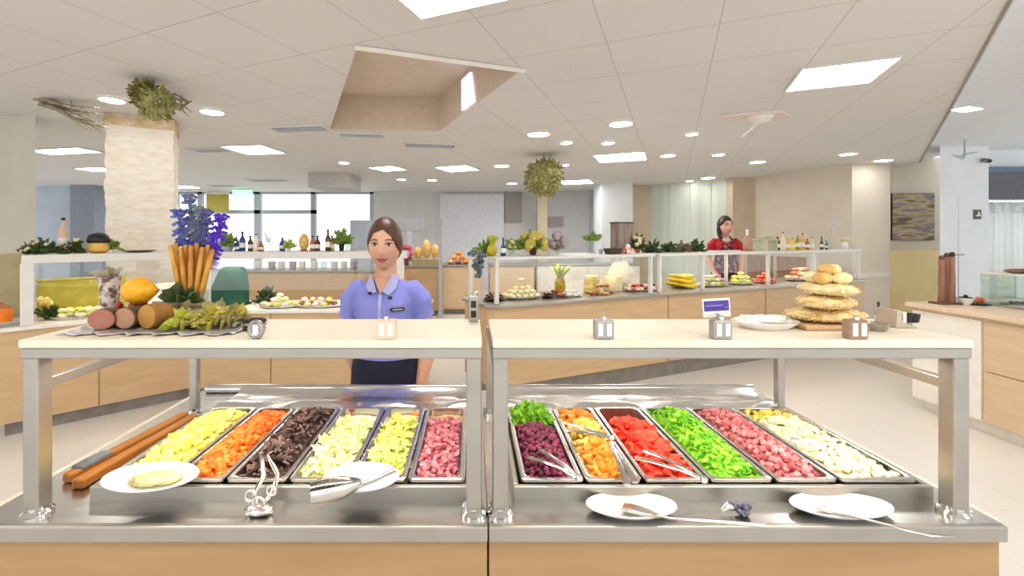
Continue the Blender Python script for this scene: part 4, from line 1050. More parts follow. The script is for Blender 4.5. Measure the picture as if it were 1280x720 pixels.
mb = MB(); mb.box(-.005, W_ + .005, -.005, D_ + .005, H_, H_ + .012); obj('lid', mb, M['white'], t, bevel=.003)
mb = MB(); mb.box(.01, W_ - .01, .01, D_ - .01, 0, .012); obj('base', mb, M['white'], t)
cx_, cy_ = q.x - .02, q.y - .12
mb = MB(); mb.lathe([(.05, 0), (.09, .006), (.092, .01), (.05, .006)], 20); single('grey_plate', mb, M['steel_soft'], 'small steel plate of dark pieces inside the clear box case', 'plate', (cx_ + .12, cy_ + .1, z + .0135), auto=40)
src = single('dark_olive_piece', MB().blob((0, 0, 0), (.022, .014, .012), .2, 3, 10), M['dark'], 'dark piece on the steel plate inside the clear box case', 'olive', group='dark pieces in the clear case', smooth=True)
for k in range(5):
    o = src if k == 0 else src.copy()
    if k: COL.objects.link(o)
    o.location = (cx_ + .07 + .022 * k, cy_ + .09 + .02 * (k % 2), z + .034)
mb = MB(); mb.rings([[(.0 + (1 - abs(s)) * 0 + s * .17, .06 * math.cos(a) * w, .02 * math.sin(a) * w + .02) for a in [2 * PI * k / 12 for k in range(12)]] for s, w in ((-1, .2), (-.7, .8), (0, 1), (.7, .8), (1, .3))])
single('bread_tray', mb, mat('dark_crust', '#6b4a34', '#85644a', rough=.6, scale=18), 'dark brown loaf lying on top of the clear box case', 'bread', (cx_ + .19, cy_ + .1, z + H_ + .0145), smooth=True)
q = rc_(1240, 381)
for k in range(2):
    mb = MB(); mb.lathe([(.04, 0), (.07, .006), (.072, .01), (.04, .006)], 20); single('saucer', mb, M['porcelain'], ['white saucer in front of the clear box case, the lower of two', 'white saucer in front of the clear box case, the upper of two'][k], 'saucer', (q.x - .02, q.y - .22, z + .0005 + .011 * k), auto=40)

# ------------------------------------------------------------------ small goods
M['leaf_d'] = mat('dark_leaf', '#2c3c1c', '#4d6030', rough=.6, scale=20)
M['leaf_g'] = mat('mid_leaf', '#5c7a2c', '#8aa64a', rough=.6, scale=20)
M['leaf_l'] = mat('lime_leaf', '#9cae2a', '#c8cc58', rough=.6, scale=20)
M['cream_f'] = mat('cream_flower', '#efe6b8', '#d8cf8c', rough=.6, scale=20)
M['lilac'] = mat('lilac_flower', '#c3b0b4', '#a8989c', rough=.7, scale=20)
M['terra'] = mat('terracotta', '#b5714c', '#9c5e3c', rough=.7)
M['bluegl'] = mat('cobalt_glass', '#2740a0', '#1f3488', rough=.12, coat=.5)
M['amber'] = mat('brown_glass', '#5c3320', '#4a2818', rough=.12, coat=.5)
M['greengl'] = mat('green_glass', '#2f5a2c', '#254a24', rough=.12, coat=.5)
M['yolk_b'] = mat('golden_crust', '#d7a24a', '#e8c684', rough=.6, scale=30)
M['cheese'] = mat('pale_cheese', '#f2e2a6', '#f7edc8', rough=.5, scale=14)
M['paper'] = mat('white_paper', '#f5f1e8', '#ece6da', rough=.8)
M['banana'] = mat('banana_yellow', '#f2cf1c', '#f8e05c', rough=.5, scale=10)
M['shrimp'] = mat('shrimp_orange', '#e8784a', '#f4a884', rough=.45, scale=30)
M['pinkm'] = mat('pale_pink_meat', '#eec0a4', '#f6dcc4', rough=.5, scale=25)
M['dkred'] = mat('dark_red_berry', '#5c1c1c', '#8a3230', rough=.35, scale=30)
def bottle(label, loc, h_, r_, m, cap='dark', neck=.35, group=None, name='glass_bottle', cat='bottle'):
    t = thing(name, label, cat, loc, 0, group)
    mb = MB(); mb.lathe([(r_ * .9, 0), (r_, .006), (r_, h_ * (1 - neck) - r_ * .6), (r_ * .75, h_ * (1 - neck)), (r_ * .36, h_ * (1 - neck) + r_ * .7), (r_ * .33, h_ * .93)], 16); obj('body', mb, m, t, auto=40)
    mb = MB(); mb.lathe([(r_ * .42, h_ * .92), (r_ * .42, h_ * .995), (r_ * .3, h_)], 12); obj('cap', mb, M[cap], t, auto=40)
    mb = MB(); mb.lathe([(r_ * 1.01, h_ * .18), (r_ * 1.02, h_ * .19), (r_ * 1.02, h_ * .42), (r_ * 1.01, h_ * .43)], 16); obj('label_band', mb, M['paper'], t, auto=40)
    return t
def clump(name, label, cat, loc, size, n, leaf, m, seed, pot=None, group=None, flowers=None, up=.6):
    """a leafy clump: foliage part, perhaps a pot and blossoms"""
    t = thing(name, label, cat, loc, 0, group); rn = random.Random(seed); z0 = 0
    if pot:
        r_, h_, pm = pot; mb = MB(); mb.lathe([(r_ * .7, 0), (r_ * .75, .004), (r_, h_ * .9), (r_ * 1.06, h_), (r_ * .9, h_), (r_ * .85, h_ * .85)], 16); obj('pot', mb, pm, t, auto=40); z0 = h_ * .9
    mb = MB(); sx, sy, sz = size
    for k in range(n):
        d = Vector((rn.gauss(0, 1), rn.gauss(0, 1), abs(rn.gauss(0, 1)) * .9)).normalized()
        p = Vector((d.x * sx * rn.uniform(.1, .9), d.y * sy * rn.uniform(.1, .9), z0 + .004 + max(0, d.z) * sz * rn.uniform(.1, .9)))
        mb.leaf(p, d + Vector((0, 0, up * rn.random())), leaf * rn.uniform(.7, 1.2), leaf * .45, k, rn.uniform(.0, .5))
    mb.blob((0, 0, z0 + sz * .35), (sx * .6, sy * .6, sz * .35), .3, 3, 14, seed)
    if not pot:
        for v in mb.v: v.z = max(v.z, .0015 + .001 * abs(math.sin(v.x * 900)))
    obj('foliage', mb, m, t, auto=60)
    if flowers:
        fm, fn, fr = flowers
        for k in range(fn):
            d = Vector((rn.gauss(0, 1), rn.gauss(0, 1) - .5, abs(rn.gauss(0, 1)) + .25)).normalized()
            mb = MB(); c = Vector((d.x * sx, d.y * sy, z0 + d.z * sz)); mb.blob(c, fr, .35, 5, 14, k); obj('blossom', mb, fm, t, smooth=True)
    return t
def on_line(px, poly, w, z):
    """the spot on a broken line (w behind it) that the photo shows at px"""
    k = (px - CX) / F
    for a, b in zip(poly[:-1], poly[1:]):
        a, b = Vector(a), Vector(b); d = (b - a).normalized(); nn = Vector((-d.y, d.x)); q = a + nn * w
        s = (q.y * k - q.x) / (d.x - d.y * k)
        if -1e-6 <= s <= (b - a).length + .02: r = q + d * s; return Vector((r.x, r.y, z))
    a, b = Vector(poly[-2]), Vector(poly[-1]); d = (b - a).normalized(); nn = Vector((-d.y, d.x)); q = a + nn * w
    if px < 200: a, b = Vector(poly[0]), Vector(poly[1]); d = (b - a).normalized(); nn = Vector((-d.y, d.x)); q = a + nn * w
    s = (q.y * k - q.x) / (d.x - d.y * k); r = q + d * s; return Vector((r.x, r.y, z))
ZS = 1.361
def top(px, w=.2): return on_line(px, GF, w, ZS)
clump('leafy_garland', 'dark leafy garland with yellow blossoms at the end of the bottle shelf', 'plant', top(52), (.17, .10, .09), 90, .06, M['leaf_d'], 1, flowers=(M['cream_f'], 8, .014))
clump('leafy_sprig', 'dark speckled sprig right of the tall pinkish bottle', 'plant', top(95), (.06, .06, .12), 50, .05, M['leaf_d'], 2, flowers=(M['cream_f'], 6, .012))
bottle('tall pinkish bottle with a dark stopper, at the left end of the bottle shelf', top(79, .26), .30, .034, mat('pinkish_ceramic', '#e2bfa4', '#d4ac90', rough=.4), 'dark', .3)
t = thing('lidded_jar', 'round yellow jar with a curved black lid on the bottle shelf', 'jar', top(123))
mb = MB(); mb.lathe([(.05, 0), (.075, .02), (.078, .05), (.07, .085)], 20); obj('jar_body', mb, mat('honey_yellow', '#eec26a', '#e4b252', rough=.3), t, auto=40)
mb = MB(); mb.lathe([(.072, .086), (.082, .10), (.08, .13), (.06, .16), (.02, .175)], 20); obj('lid', mb, M['dark'], t, auto=40)
clump('small_plant', 'tiny green sprig beside the yellow jar', 'plant', top(144), (.025, .025, .06), 18, .05, M['leaf_g'], 3, pot=(.02, .03, M['white']))
mb = MB(); mb.lathe([(.07, 0), (.13, .012), (.135, .018), (.125, .016), (.07, .008)], 26); single('brown_plate', mb, mat('brown_stoneware', '#8d7560', '#7a634f', rough=.5), 'flat brown plate on the bottle shelf in front of the stone column', 'plate', top(174), auto=40)
BT = [(297, .10, .03, 'bluegl', 'small cobalt bottle at the start of the row before the window'), (303, .19, .028, 'bluegl', 'tall cobalt bottle with a dark top before the window'),
      (313, .15, .024, 'amber', 'slim brown bottle next to the tall cobalt bottle'), (320, .17, .026, 'white', 'white bottle next to the slim brown bottle'), (326, .09, .03, 'terra', 'short terracotta flask before the window post'),
      (353, .13, .028, 'bluegl', 'cobalt bottle in the middle of the row before the window'), (391, .15, .028, 'terra', 'reddish brown bottle, left one of a pair'), (397, .15, .026, 'amber', 'dark brown bottle, right one of a pair'),
      (410, .21, .026, 'amber', 'tall brown bottle before the large bright pane'), (415, .15, .024, 'leaf_l', 'yellow-green bottle before the large bright pane')]
for px, h_, r_, m, lab in BT: bottle(lab, top(px, .14 + .05 * (int(px) % 2)), h_, r_, M[m], 'dark', .35, 'bottles on the shelf before the window')
t = thing('glass_tumbler', 'clear footed glass with a dark straw, before the window', 'glass', top(335, .3))
mb = MB(); mb.lathe([(.028, 0), (.028, .004), (.006, .01), (.006, .05), (.03, .08), (.032, .13), (.030, .13), (.028, .085)], 18); obj('glass_bowl', mb, M['glass_jar'], t, auto=40)
mb = MB(); mb.tube([(.0, 0, .0), (-.04, 0, .09)], .004, 6); single('drinking_straw', mb, M['dark'], 'dark straw in the clear footed glass before the window', 'straw', t.location + Vector((.01, 0, .085)))
mb = MB(); mb.lathe([(.05, 0), (.05, .004), (.006, .01), (.006, .06), (.036, .1), (.038, .13), (.035, .13)], 18)
single('clear_goblet', mb, M['glass_jar'], 'clear goblet left of the middle cobalt bottle', 'glass', top(343, .12), auto=40)
clump('small_plant', 'small lime potted plant right of the middle cobalt bottle', 'plant', top(361), (.05, .05, .05), 34, .045, M['leaf_l'], 7, pot=(.022, .03, M['white']))
t = thing('bread_loaf', 'upright oval golden loaf on a stand in the bottle row', 'bread', top(380))
mb = MB(); mb.blob((0, 0, .085), (.048, .035, .085), .06, 3, 20, 3); obj('loaf', mb, M['yolk_b'], t, smooth=True)
mb = MB(); mb.lathe([(.04, 0), (.04, .008), (.02, .014)], 18); obj('stand', mb, M['terra'], t, auto=40)
clump('vase_plant', 'leafy plant in a dark vase at the right end of the bottle row', 'plant', top(427), (.07, .07, .12), 60, .07, M['leaf_g'], 9, pot=(.028, .07, M['dark']))
t = thing('clear_jar', 'wide clear jar at the right end of the bottle row', 'jar', top(437, .33))
mb = MB(); mb.lathe([(.038, 0), (.04, .01), (.04, .09), (.034, .1), (.034, .11), (.030, .11), (.036, .085), (.036, .012)], 18); obj('jar_body', mb, M['glass_jar'], t, auto=40)
mb = MB(); mb.lathe([(.038, .11), (.038, .125), (.01, .13)], 18); obj('lid', mb, M['steel_soft'], t, auto=40)
clump('grey_pot', 'wide grey trough with pale sprigs left of the cobalt bottles', 'plant', top(284), (.06, .05, .10), 40, .09, M['leaf_g'], 11, pot=(.06, .05, M['grey_frame']))
# platters of food on the left station
def lumps(name, label, cat, loc, mats, spread, n, r_, seed, group, m_name, rz=0):
    """loose pieces lying on a platter, each an object"""
    rn = random.Random(seed); srcs = []
    for i, m in enumerate(mats):
        o = single(name, MB().blob((0, 0, 0), (r_ * .95, r_ * .78, r_ * .52), .22, 3, 12, seed + i), m, label, cat, group=group, smooth=True); srcs.append(o)
    d = 2.05 * r_; k = 0; lay = 0
    while k < n and lay < 6:
        ax, ay = spread[0] - lay * d * .55, spread[1] - lay * d * .55
        if lay and (ax < 0 and ay < 0): break
        ax, ay = max(ax, .001), max(ay, .001); nx, ny = int(ax / d), int(ay / d)
        cells = [((i + (.5 if lay % 2 else 0)) * d, (j + (.5 if lay % 2 else 0)) * d) for j in range(-ny - 1, ny + 2) for i in range(-nx - 1, nx + 2)]
        for x, y in cells:
            if (x / (ax + .3 * d)) ** 2 + (y / (ay + .3 * d)) ** 2 > 1 or k >= n: continue
            if k < len(srcs): o = srcs[k]
            else: o = srcs[rn.randrange(len(srcs))].copy(); COL.objects.link(o)
            ca, sa = math.cos(rz), math.sin(rz)
            o.location = Vector(loc) + Vector((x * ca - y * sa, x * sa + y * ca, r_ * .55 + lay * r_ * 1.08)); o.rotation_euler = (rn.uniform(-.15, .15), rn.uniform(-.15, .15), rn.uniform(0, 6)); k += 1
        lay += 1
    for o in srcs[k:]: bpy.data.objects.remove(o)
def platter(label, loc, a, b, m='porcelain', rz=0, name='platter', cat='platter', group=None):
    mb = MB(); rs = []
    for r_, zz in ((.7, 0), (.72, .002), (.97, .014), (1, .018), (.97, .018), (.72, .008), (.02, .006)):
        rs.append([(r_ * a * math.cos(2 * PI * k / 32), r_ * b * math.sin(2 * PI * k / 32), zz) for k in range(32)])
    mb.rings(rs); return single(name, mb, M[m], label, cat, loc, rz, group, auto=40)
def sl(px, py): return at(px, py, ZL)
for i, (px, py, a, lab, food_lab, ms) in enumerate(((350, 386, .20, 'white platter of pale rolls, left one on the station beside the woman in blue', 'pale green and cream roll on the left platter beside the woman in blue', ('cheese', 'lett_g', 'paper')),
                                       (398, 385, .24, 'white platter of pale rolls, right one on the station beside the woman in blue', 'cream roll with dark filling on the right platter beside the woman in blue', ('cheese', 'paper', 'lett_g', 'terra')))):
    q = sl(px, py); q.y = max(q.y, 4.42 + .03 * i); q.x = xat(px, q.y)
    platter(lab, q, a, .15); lumps('pale_roll', food_lab, 'roll', q + Vector((0, 0, .015)), [M[m] for m in ms], (a * .7, .10, .045), 16, .038, 20 + i, 'pale rolls on the %s platter' % ('left' if i == 0 else 'right'), 'cheese')
q = sl(333, 381); clump('dark_herbs', 'tuft of dark leaves behind the platters of rolls', 'herbs', Vector((xat(333, 4.72), 4.72, ZL)), (.10, .06, .14), 60, .07, M['leaf_d'], 12)
t = thing('covered_box', 'dark green cloth covered box on the left station, beside the breadsticks', 'box', (xat(288, 4.55), 4.55, ZL))
mb = MB(); mb.rings([rrect(-.15, .15, -.1, .1, .03, 0), rrect(-.15, .15, -.1, .1, .03, .18), rrect(-.09, .14, -.08, .08, .04, .34), rrect(-.06, .12, -.05, .05, .03, .38)]); obj('cloth_cover', mb, mat('bottle_green_cloth', '#12483a', '#1d5a48', rough=.7, scale=8), t, auto=50)
mb = MB(); mb.box(-.16, .16, -.11, .11, 0, .02); obj('base_board', mb, M['dark'], t)
t = thing('napkin_box', 'white napkin box with a dark slot behind the cut melon', 'box', (xat(216, 4.0), 4.0 + .35, ZL))
t.location = (xat(216, 4.3), 4.3, ZL)
mb = MB(); mb.rings([rrect(-.17, .17, -.1, .1, .02, 0), rrect(-.17, .17, -.1, .1, .02, .14), rrect(-.12, .14, -.07, .08, .02, .24)]); obj('box_body', mb, M['white'], t, auto=40)
mb = MB(); mb.box(-.12, .14, -.106, -.1, .05, .085); obj('slot', mb, M['toe'], t)
mb = MB(); mb.box(-.30, .30, -.02, .02, 0, .30); mb.box(-.31, .31, -.03, .03, .30, .32)
o = single('olive_panel', mb, mat('olive_acrylic', '#b3a53a', '#a2942e', rough=.4), 'olive yellow upright panel at the back of the left station', 'panel', (*on_line(104, [(-3.52, 3.33), (-2.62, 4.18)], .50, ZL).xy, ZL), R(43), bevel=.004)
for i, (px, w) in enumerate(((88, .22), (112, .18))):
    q = on_line(px, LF, w, ZL); platter(['white tray of pale slices below the olive panel, near the white post', 'white tray of pale slices below the olive panel, near the patterned vase'][i], q, .13, .10, rz=R(43))
    lumps('pale_slice', ['lemon yellow slice on the tray near the white post', 'lemon yellow slice on the tray near the patterned vase'][i], 'slice', q + Vector((0, 0, .015)), [M['cheese'], M['lett_g']], (.09, .06, .02), 9, .035, 40 + i, ['lemon yellow slices near the post', 'lemon yellow slices near the vase'][i], '')
q = on_line(62, LF, .30, ZL); t = thing('yellow_flowers', 'small bunch of yellow flowers inside the guard by the white post', 'flowers', q)
mb = MB(); rn = random.Random(6)
for k in range(24): mb.leaf((0, 0, .0), (rn.gauss(0, .5), rn.gauss(0, .5), 1), .12, .02, k)
obj('foliage', mb, M['leaf_d'], t, auto=60)
for k in range(7):
    mb = MB(); mb.blob((rn.uniform(-.06, .06), rn.uniform(-.05, .05), .11 + rn.uniform(0, .06)), .026, .3, 5, 12, k); obj('blossom', mb, mat('gold_flower', '#e6c24a', '#f2dc88', rough=.6, scale=20), t, smooth=True)
# things at the very left edge
mb = MB(); mb.rings([rrect(-.2, .2, -.02, .02, .02, 0), rrect(-.2, .2, -.02, .02, .02, .50), rrect(-.17, .17, -.015, .015, .015, .54)])
single('upright_board', mb, mat('khaki_board', '#b5ab86', '#aaa07a', rough=.6), 'khaki upright board at the left edge of the photo', 'board', (-3.93, 3.80, ZL), R(43), auto=40)
t = thing('orange_pot', 'orange pot in front of the khaki board', 'pot', (-3.60, 3.56, ZL)); t.location = on_line(2, LF, .34, ZL)
mb = MB(); mb.lathe([(.05, 0), (.06, .01), (.065, .10), (.06, .115), (.05, .115)], 20); obj('pot_body', mb, M['oran'], t, auto=40)
mb = MB(); mb.lathe([(.06, .115), (.03, .13), (.01, .15), (.012, .16), (.0, .165)], 20); obj('lid', mb, M['terra'], t, auto=40)
q = on_line(10, LF, .10, ZL)
for k in range(4):
    mb = MB(); mb.box(-.07, .07, -.05, .05, 0, .006); single('grey_napkin', mb, mat('grey_linen', '#b9b3ad', '#a8a29c', rough=.8), ['grey folded napkin, bottom one left of the white post', 'grey folded napkin, second from the bottom left of the white post', 'grey folded napkin, second from the top left of the white post', 'grey folded napkin, top one left of the white post'][k], 'napkin', (q.x, q.y, ZL + .0005 + .007 * k), R(43 + 6 * k))

# ------------------------------------------------------------------ fruit display on the shelf over the left salad counter
Z1 = 1.275
def sh(px, Y, dz=0): return Vector((xat(px, Y), Y, Z1 + dz))
t = thing('crumpled_foil', 'sheet of crumpled silver foil and napkin under the fruit display', 'foil', sh(205, 1.12))
mb = MB(); rs = []; rn = random.Random(3)
NX = 40
for j in range(13):
    v = j / 12; row = []
    rs.append([(-.19 + .40 * i / NX, -.085 + .19 * v + .01 * math.sin(i), .0015 + abs(.010 * mnoise.noise(Vector((i * .35, j * .5, 1))) + .004 * mnoise.noise(Vector((i * .9, j * .9, 4)))) + .010 * max(0, v - .8)) for i in range(NX + 1)])
vs_ = [p for r in rs for p in r]; n1 = NX + 1
fs_ = [(j * n1 + i, j * n1 + i + 1, (j + 1) * n1 + i + 1, (j + 1) * n1 + i) for j in range(12) for i in range(NX)]
mb.add(vs_, fs_); o = obj('foil_sheet', mb, mat('silver_foil', '#d6d2d0', '#c2bebc', rough=.3, metal=.6), t, auto=25)
sd = o.modifiers.new('thick', 'SOLIDIFY'); sd.thickness = .0012; sd.offset = 1
def cut_root(label, px, Y, rx, rz, L, skin, flesh, rot, name='cut_root', cat='root vegetable'):
    """an oval root cut across: skin body with a flat face towards the guests"""
    t = thing(name, label, cat, sh(px, Y, rz + .006), rot, None)
    mb = MB(); rs = []
    for s, w in ((0, 1), (.3, 1.02), (.6, .9), (.85, .6), (.97, .3)): rs.append([(rx * w * math.cos(a), s * L, rz * w * math.sin(a)) for a in [2 * PI * k / 22 for k in range(22)]])
    mb.rings(rs); obj('skin', mb, skin, t, auto=50)
    mb = MB(); rs = [[(rx * w * math.cos(a), y, rz * w * math.sin(a)) for a in [2 * PI * k / 22 for k in range(22)]] for w, y in ((.985, .0005), (.96, -.003), (.5, -.0045), (.02, -.005))]
    mb.rings(rs); obj('cut_face', mb, flesh, t, auto=30)
    return t
SK = mat('dark_root_skin', '#4c3a30', '#6d5240', rough=.6, scale=30); 
cut_root('cut root with a rosy face, leftmost of the three in the fruit display', 127, 1.075, .029, .024, .08, SK, mat('rosy_flesh', '#a0604e', '#b07664', rough=.5, scale=20), R(12))
cut_root('cut root with a pinkish tan face, middle of the three in the fruit display', 156, 1.085, .028, .025, .08, SK, mat('tan_flesh', '#a87658', '#b88a6c', rough=.5, scale=20), R(-8))
cut_root('cut root with a golden brown face, right one of the three in the fruit display', 184, 1.085, .026, .029, .08, mat('golden_skin', '#96662a', '#b5803a', rough=.6, scale=20), mat('golden_flesh', '#c28a3c', '#a8742c', rough=.5, scale=16), R(-14))
t = thing('lemon', 'big golden lemon on top of the cut roots', 'lemon', sh(173, 1.16, .062))
def lem(d, p):
    k = max(0, d.x - .82) / .18; return p + Vector((.010 * k, 0, 0)) - Vector((.004 * max(0, -d.x - .85) / .15, 0, 0))
mb = MB(); mb.blob((0, 0, .026), (.039, .034, .034), .03, 6, 28, 2, fn=lem); obj('fruit', mb, mat('lemon_peel', '#f4b41e', '#eca018', rough=.4, scale=120, bump=.15), t, smooth=True)
mb = MB(); mb.blob((.048, 0, .028), (.006, .005, .005), 0, 1, 8); obj('tip', mb, M['terra'], t, smooth=True)
src = single('dark_grape', MB().blob((0, 0, 0), (.010, .010, .010), 0, 1, 12), mat('wine_grape', '#6a2418', '#a8482a', rough=.3, scale=30), 'small reddish brown fruit under the golden lemon', 'fruit', group='small brown fruits under the lemon', smooth=True)
rn = random.Random(4)
for k in range(18):
    o = src if k == 0 else src.copy()
    if k: COL.objects.link(o)
    o.location = sh(146 + 40 * rn.random(), 1.145 + .06 * rn.random(), .014 + .018 * (k % 3))
t = thing('patterned_vase', 'slim brown vase with a mottled pattern beside the lemon', 'vase', sh(137, 1.20, .002))
mv = mat('mottled_glaze', '#6a4a40', '#cfc4b8', rough=.4, scale=55, contrast=(.45, .55))
mb = MB(); mb.lathe([(.020, 0), (.022, .01), (.021, .06), (.023, .10), (.026, .118), (.022, .118), (.018, .1), (.017, .02)], 20); obj('vase_body', mb, mv, t, auto=40)
mb = MB()
for k, a in enumerate((0, 1.5, 3, 4.4)): mb.leaf((.008 * math.cos(a), .008 * math.sin(a), .112), (math.cos(a) * .5, math.sin(a) * .5, 1), .03, .012, k)
obj('dried_leaves', mb, M['twig'], t, auto=60)
t = thing('melon_wedge', 'salmon pink melon wedge right of the cut roots', 'melon', sh(209, 1.14, .024))
mb = MB(); rs = []
for k in range(13):
    a = PI * k / 12; w = .15 + .85 * math.sin(a) ** .6
    rs.append([(-.036 * math.cos(a), -.016 * w, .014), (-.036 * math.cos(a), .016 * w, .014), (-.034 * math.cos(a), 0, .014 - .034 * math.sin(a) * .9)])
mb.rings(rs, M=Matrix.Rotation(R(-14), 4, 'Y')); obj('flesh', mb, mat('salmon_flesh', '#ee8c60', '#f4a884', rough=.45, scale=20), t, auto=50)
mb = MB(); mb.tube([(-.036 * math.cos(PI * k / 12), 0, .012 - .031 * math.sin(PI * k / 12) * .9) for k in range(13)], .004, 6, M=Matrix.Rotation(R(-14), 4, 'Y')); obj('rind', mb, M['cream_f'], t, auto=50)
def leaf_heap(name, label, cat, px, Y, r_, n, L, m, seed, rise=.02):
    rn = random.Random(seed); mb = MB()
    mb.blob((0, 0, rise * .6), (r_[0] * .8, r_[1] * .8, rise * .7), .3, 3, 20, seed)
    for k in range(n):
        a = rn.uniform(0, 2 * PI); q = math.sqrt(rn.random()); z = rise * (1.2 - q)
        mb.leaf((r_[0] * q * math.cos(a), r_[1] * q * math.sin(a), .006 + max(0, z)), (math.cos(a), math.sin(a), rn.uniform(0, .7)), L * rn.uniform(.7, 1.2), L * .6, k, rn.uniform(.1, .6))
    o = single(name, mb, m, label, cat, sh(px, Y, .010), auto=60); o['kind'] = 'stuff'
leaf_heap('lime_leaves', 'heap of lime green leaves on the foil between melon and yellow salad', 'salad leaves', 232, 1.10, (.030, .024), 36, .020, mat('lime_salad', '#a8b02c', '#c2b860', rough=.6, scale=30), 3, .014)
leaf_heap('brown_leaves', 'heap of grey-brown crisp leaves behind the lime leaves', 'salad leaves', 245, 1.19, (.06, .03), 60, .03, mat('khaki_crisp', '#a2946a', '#c2b488', rough=.6, scale=20), 5, .03)
leaf_heap('yellow_salad', 'heap of yellow and khaki salad at the end of the foil', 'salad leaves', 280, 1.13, (.046, .034), 90, .020, mat('yellow_khaki_leaf', '#c4b240', '#9c9058', rough=.6, scale=25, contrast=(.4, .6)), 7, .026)
# breadsticks and lavender in a glass
t = thing('glass_vase', 'straight glass vase holding breadsticks and lavender behind the fruit', 'vase', sh(243, 1.215, .002))
mb = MB(); mb.lathe([(.030, 0), (.034, .004), (.036, .08), (.033, .08), (.031, .01), (.01, .006)], 22); obj('vase_glass', mb, M['glass_jar'], t, auto=40)
mb = MB(); mb.lathe([(.012, .007), (.030, .012), (.031, .05), (.01, .056)], 18); obj('filling', mb, mat('dry_moss_fill', '#a3985e', '#877c46', rough=.9, scale=60), t, auto=50)
B0 = sh(243, 1.215, .0)
bs = mat('breadstick_crust', '#b3701e', '#dda244', rough=.6, scale=16, stretch=(2, 2, .8))
tops = [(213, 307), (219, 304), (226, 309), (232, 306), (239, 307), (246, 304), (253, 309), (260, 306), (266, 312)]
for k, (px, py) in enumerate(tops):
    yy = 1.2035 + .017 * (k % 2) - .004; a = Vector((B0.x + (px - 241) * .00086, yy, Z1 + .060)); b = Vector((xat(px, yy), yy, zat(py, yy)))
    mb = MB(); mid = (a + b) / 2; mb.tube([a - a, (mid - a) * .5, mid - a, b - a], [.0055, .0068, .0065, .0055], 10)
    single('breadstick', mb, bs, 'golden breadstick leaning in the glass vase with the lavender', 'breadstick', a, group='breadsticks in the glass vase', smooth=True)
lav = [(222, 262, 'lilac blue', '#5a64a8'), (236, 243, 'grey violet', '#66688e'), (239, 300, 'bright violet', '#5f3cc0'), (247, 258, 'grey green', '#7c8a86'), (257, 262, 'dark violet', '#5c5c90'), (252, 300, 'deep purple', '#3f2a86'), (277, 268, 'vivid violet', '#5430b8'), (268, 296, 'pale lilac', '#cdb8e6')]
for k, (px, py, nm, col_) in enumerate(lav):
    yy = 1.2325 + .006 * (k % 2); a = Vector((B0.x + (px - 248) * .00050, yy, Z1 + .07)); b = Vector((xat(px, yy), yy, zat(py, yy)))
    t2 = thing('lavender_stem', f'{nm} lavender spike in the glass vase', 'lavender', a)
    d = b - a
    mb = MB(); mb.tube([(0, 0, 0), d * .5, d * .96], .0025, 6); obj('stem', mb, M['leaf_g'], t2)
    mb = MB(); rn = random.Random(k); n = 64
    for j in range(n):
        u = .42 + .58 * j / n; a2 = j * 2.4; w = .006 * math.sin(PI * min(1, (u - .42) / .6)) + .002
        mb.leaf(d * u + Vector((w * .5 * math.cos(a2), w * .5 * math.sin(a2), 0)), Vector((math.cos(a2) * .6, math.sin(a2) * .6, 1)), .0075, .005, j, .1)
    mb.tube([d * .45, d * .7, d], [.003, .0050, .0022], 8)
    obj('flower_spike', mb, mat('lavender ' + nm, col_, None, rough=.7, scale=60), t2, auto=60)
clump('dark_sprig', 'dark green sprig hanging from the vase of breadsticks', 'herbs', sh(228, 1.18, .055), (.03, .02, .025), 40, .028, M['leaf_d'], 31)
# black napkin ring behind the round clip
t = thing('napkin_ring', 'black coiled napkin ring on the shelf above the round clip', 'napkin ring', sh(318, 1.10, .0))
for k in range(3):
    mb = MB(); rr = .022 - .001 * k
    mb.rings([[((rr + .0048 * math.cos(b)) * math.cos(a) + .002 * k, (rr * .7 + .0048 * math.cos(b)) * math.sin(a), .005 + .0092 * k + .0046 * math.sin(b)) for b in [2 * PI * q / 8 for q in range(8)]] for a in [2 * PI * q / 24 for q in range(24)]], cyc=True)
    obj('coil', mb, M['dark'] if k != 1 else M['steel_soft'], t, auto=60)

# ------------------------------------------------------------------ things on the shelf over the right salad counter
t = thing('steel_dispenser', 'small slotted steel dispenser at the joint of the two shelves', 'dispenser', sh(597, 1.215, .0)); t.location.x = .004
mb = MB(); mb.box(-.013, .013, -.012, .012, 0, .068); obj('body', mb, M['steel_soft'], t, bevel=.003)
mb = MB(); mb.box(-.007, .007, -.014, -.012, .012, .030); mb.box(-.007, .007, -.014, -.012, .038, .056); obj('slot', mb, M['dark'], t)
mb = MB(); mb.tube([(0, 0, .068), (.004, 0, .074), (.012, 0, .076)], .004, 8); obj('lever', mb, M['chrome'], t)
t = thing('sign_card', 'white card with a purple band, held upright on the shelf edge', 'sign', Vector((xat(901, 1.02), 1.030, 1.275)), R(-4))
Mt = Matrix.Rotation(R(-4), 4, 'Y')
mb = MB(); mb.box(-.030, .030, -.0008, .0008, .044, .086, Mt); obj('card', mb, M['paper'], t)
mb = MB(); mb.box(-.027, .027, -.0018, -.0008, .058, .081, Mt); obj('purple_band', mb, mat('purple_print', '#463394', '#58459e', rough=.5, scale=30), t)
mb = MB(); mb.box(-.024, .014, -.0024, -.0018, .069, .0715, Mt); mb.box(.017, .025, -.0024, -.0018, .0645, .066, Mt); mb.box(-.004, .004, -.0016, -.0008, .0505, .052, Mt); obj('print_lines', mb, mat('pale_lilac_print', '#9c90cc', '#8f84c0'), t)
mb = MB(); mb.box(-.004, .004, -.002, .002, 0, .05); obj('stem', mb, M['steel_soft'], t)
platter('long white platter with folded napkins, beside the purple sign', sh(957, 1.13, .0005), .078, .055, name='white_platter')
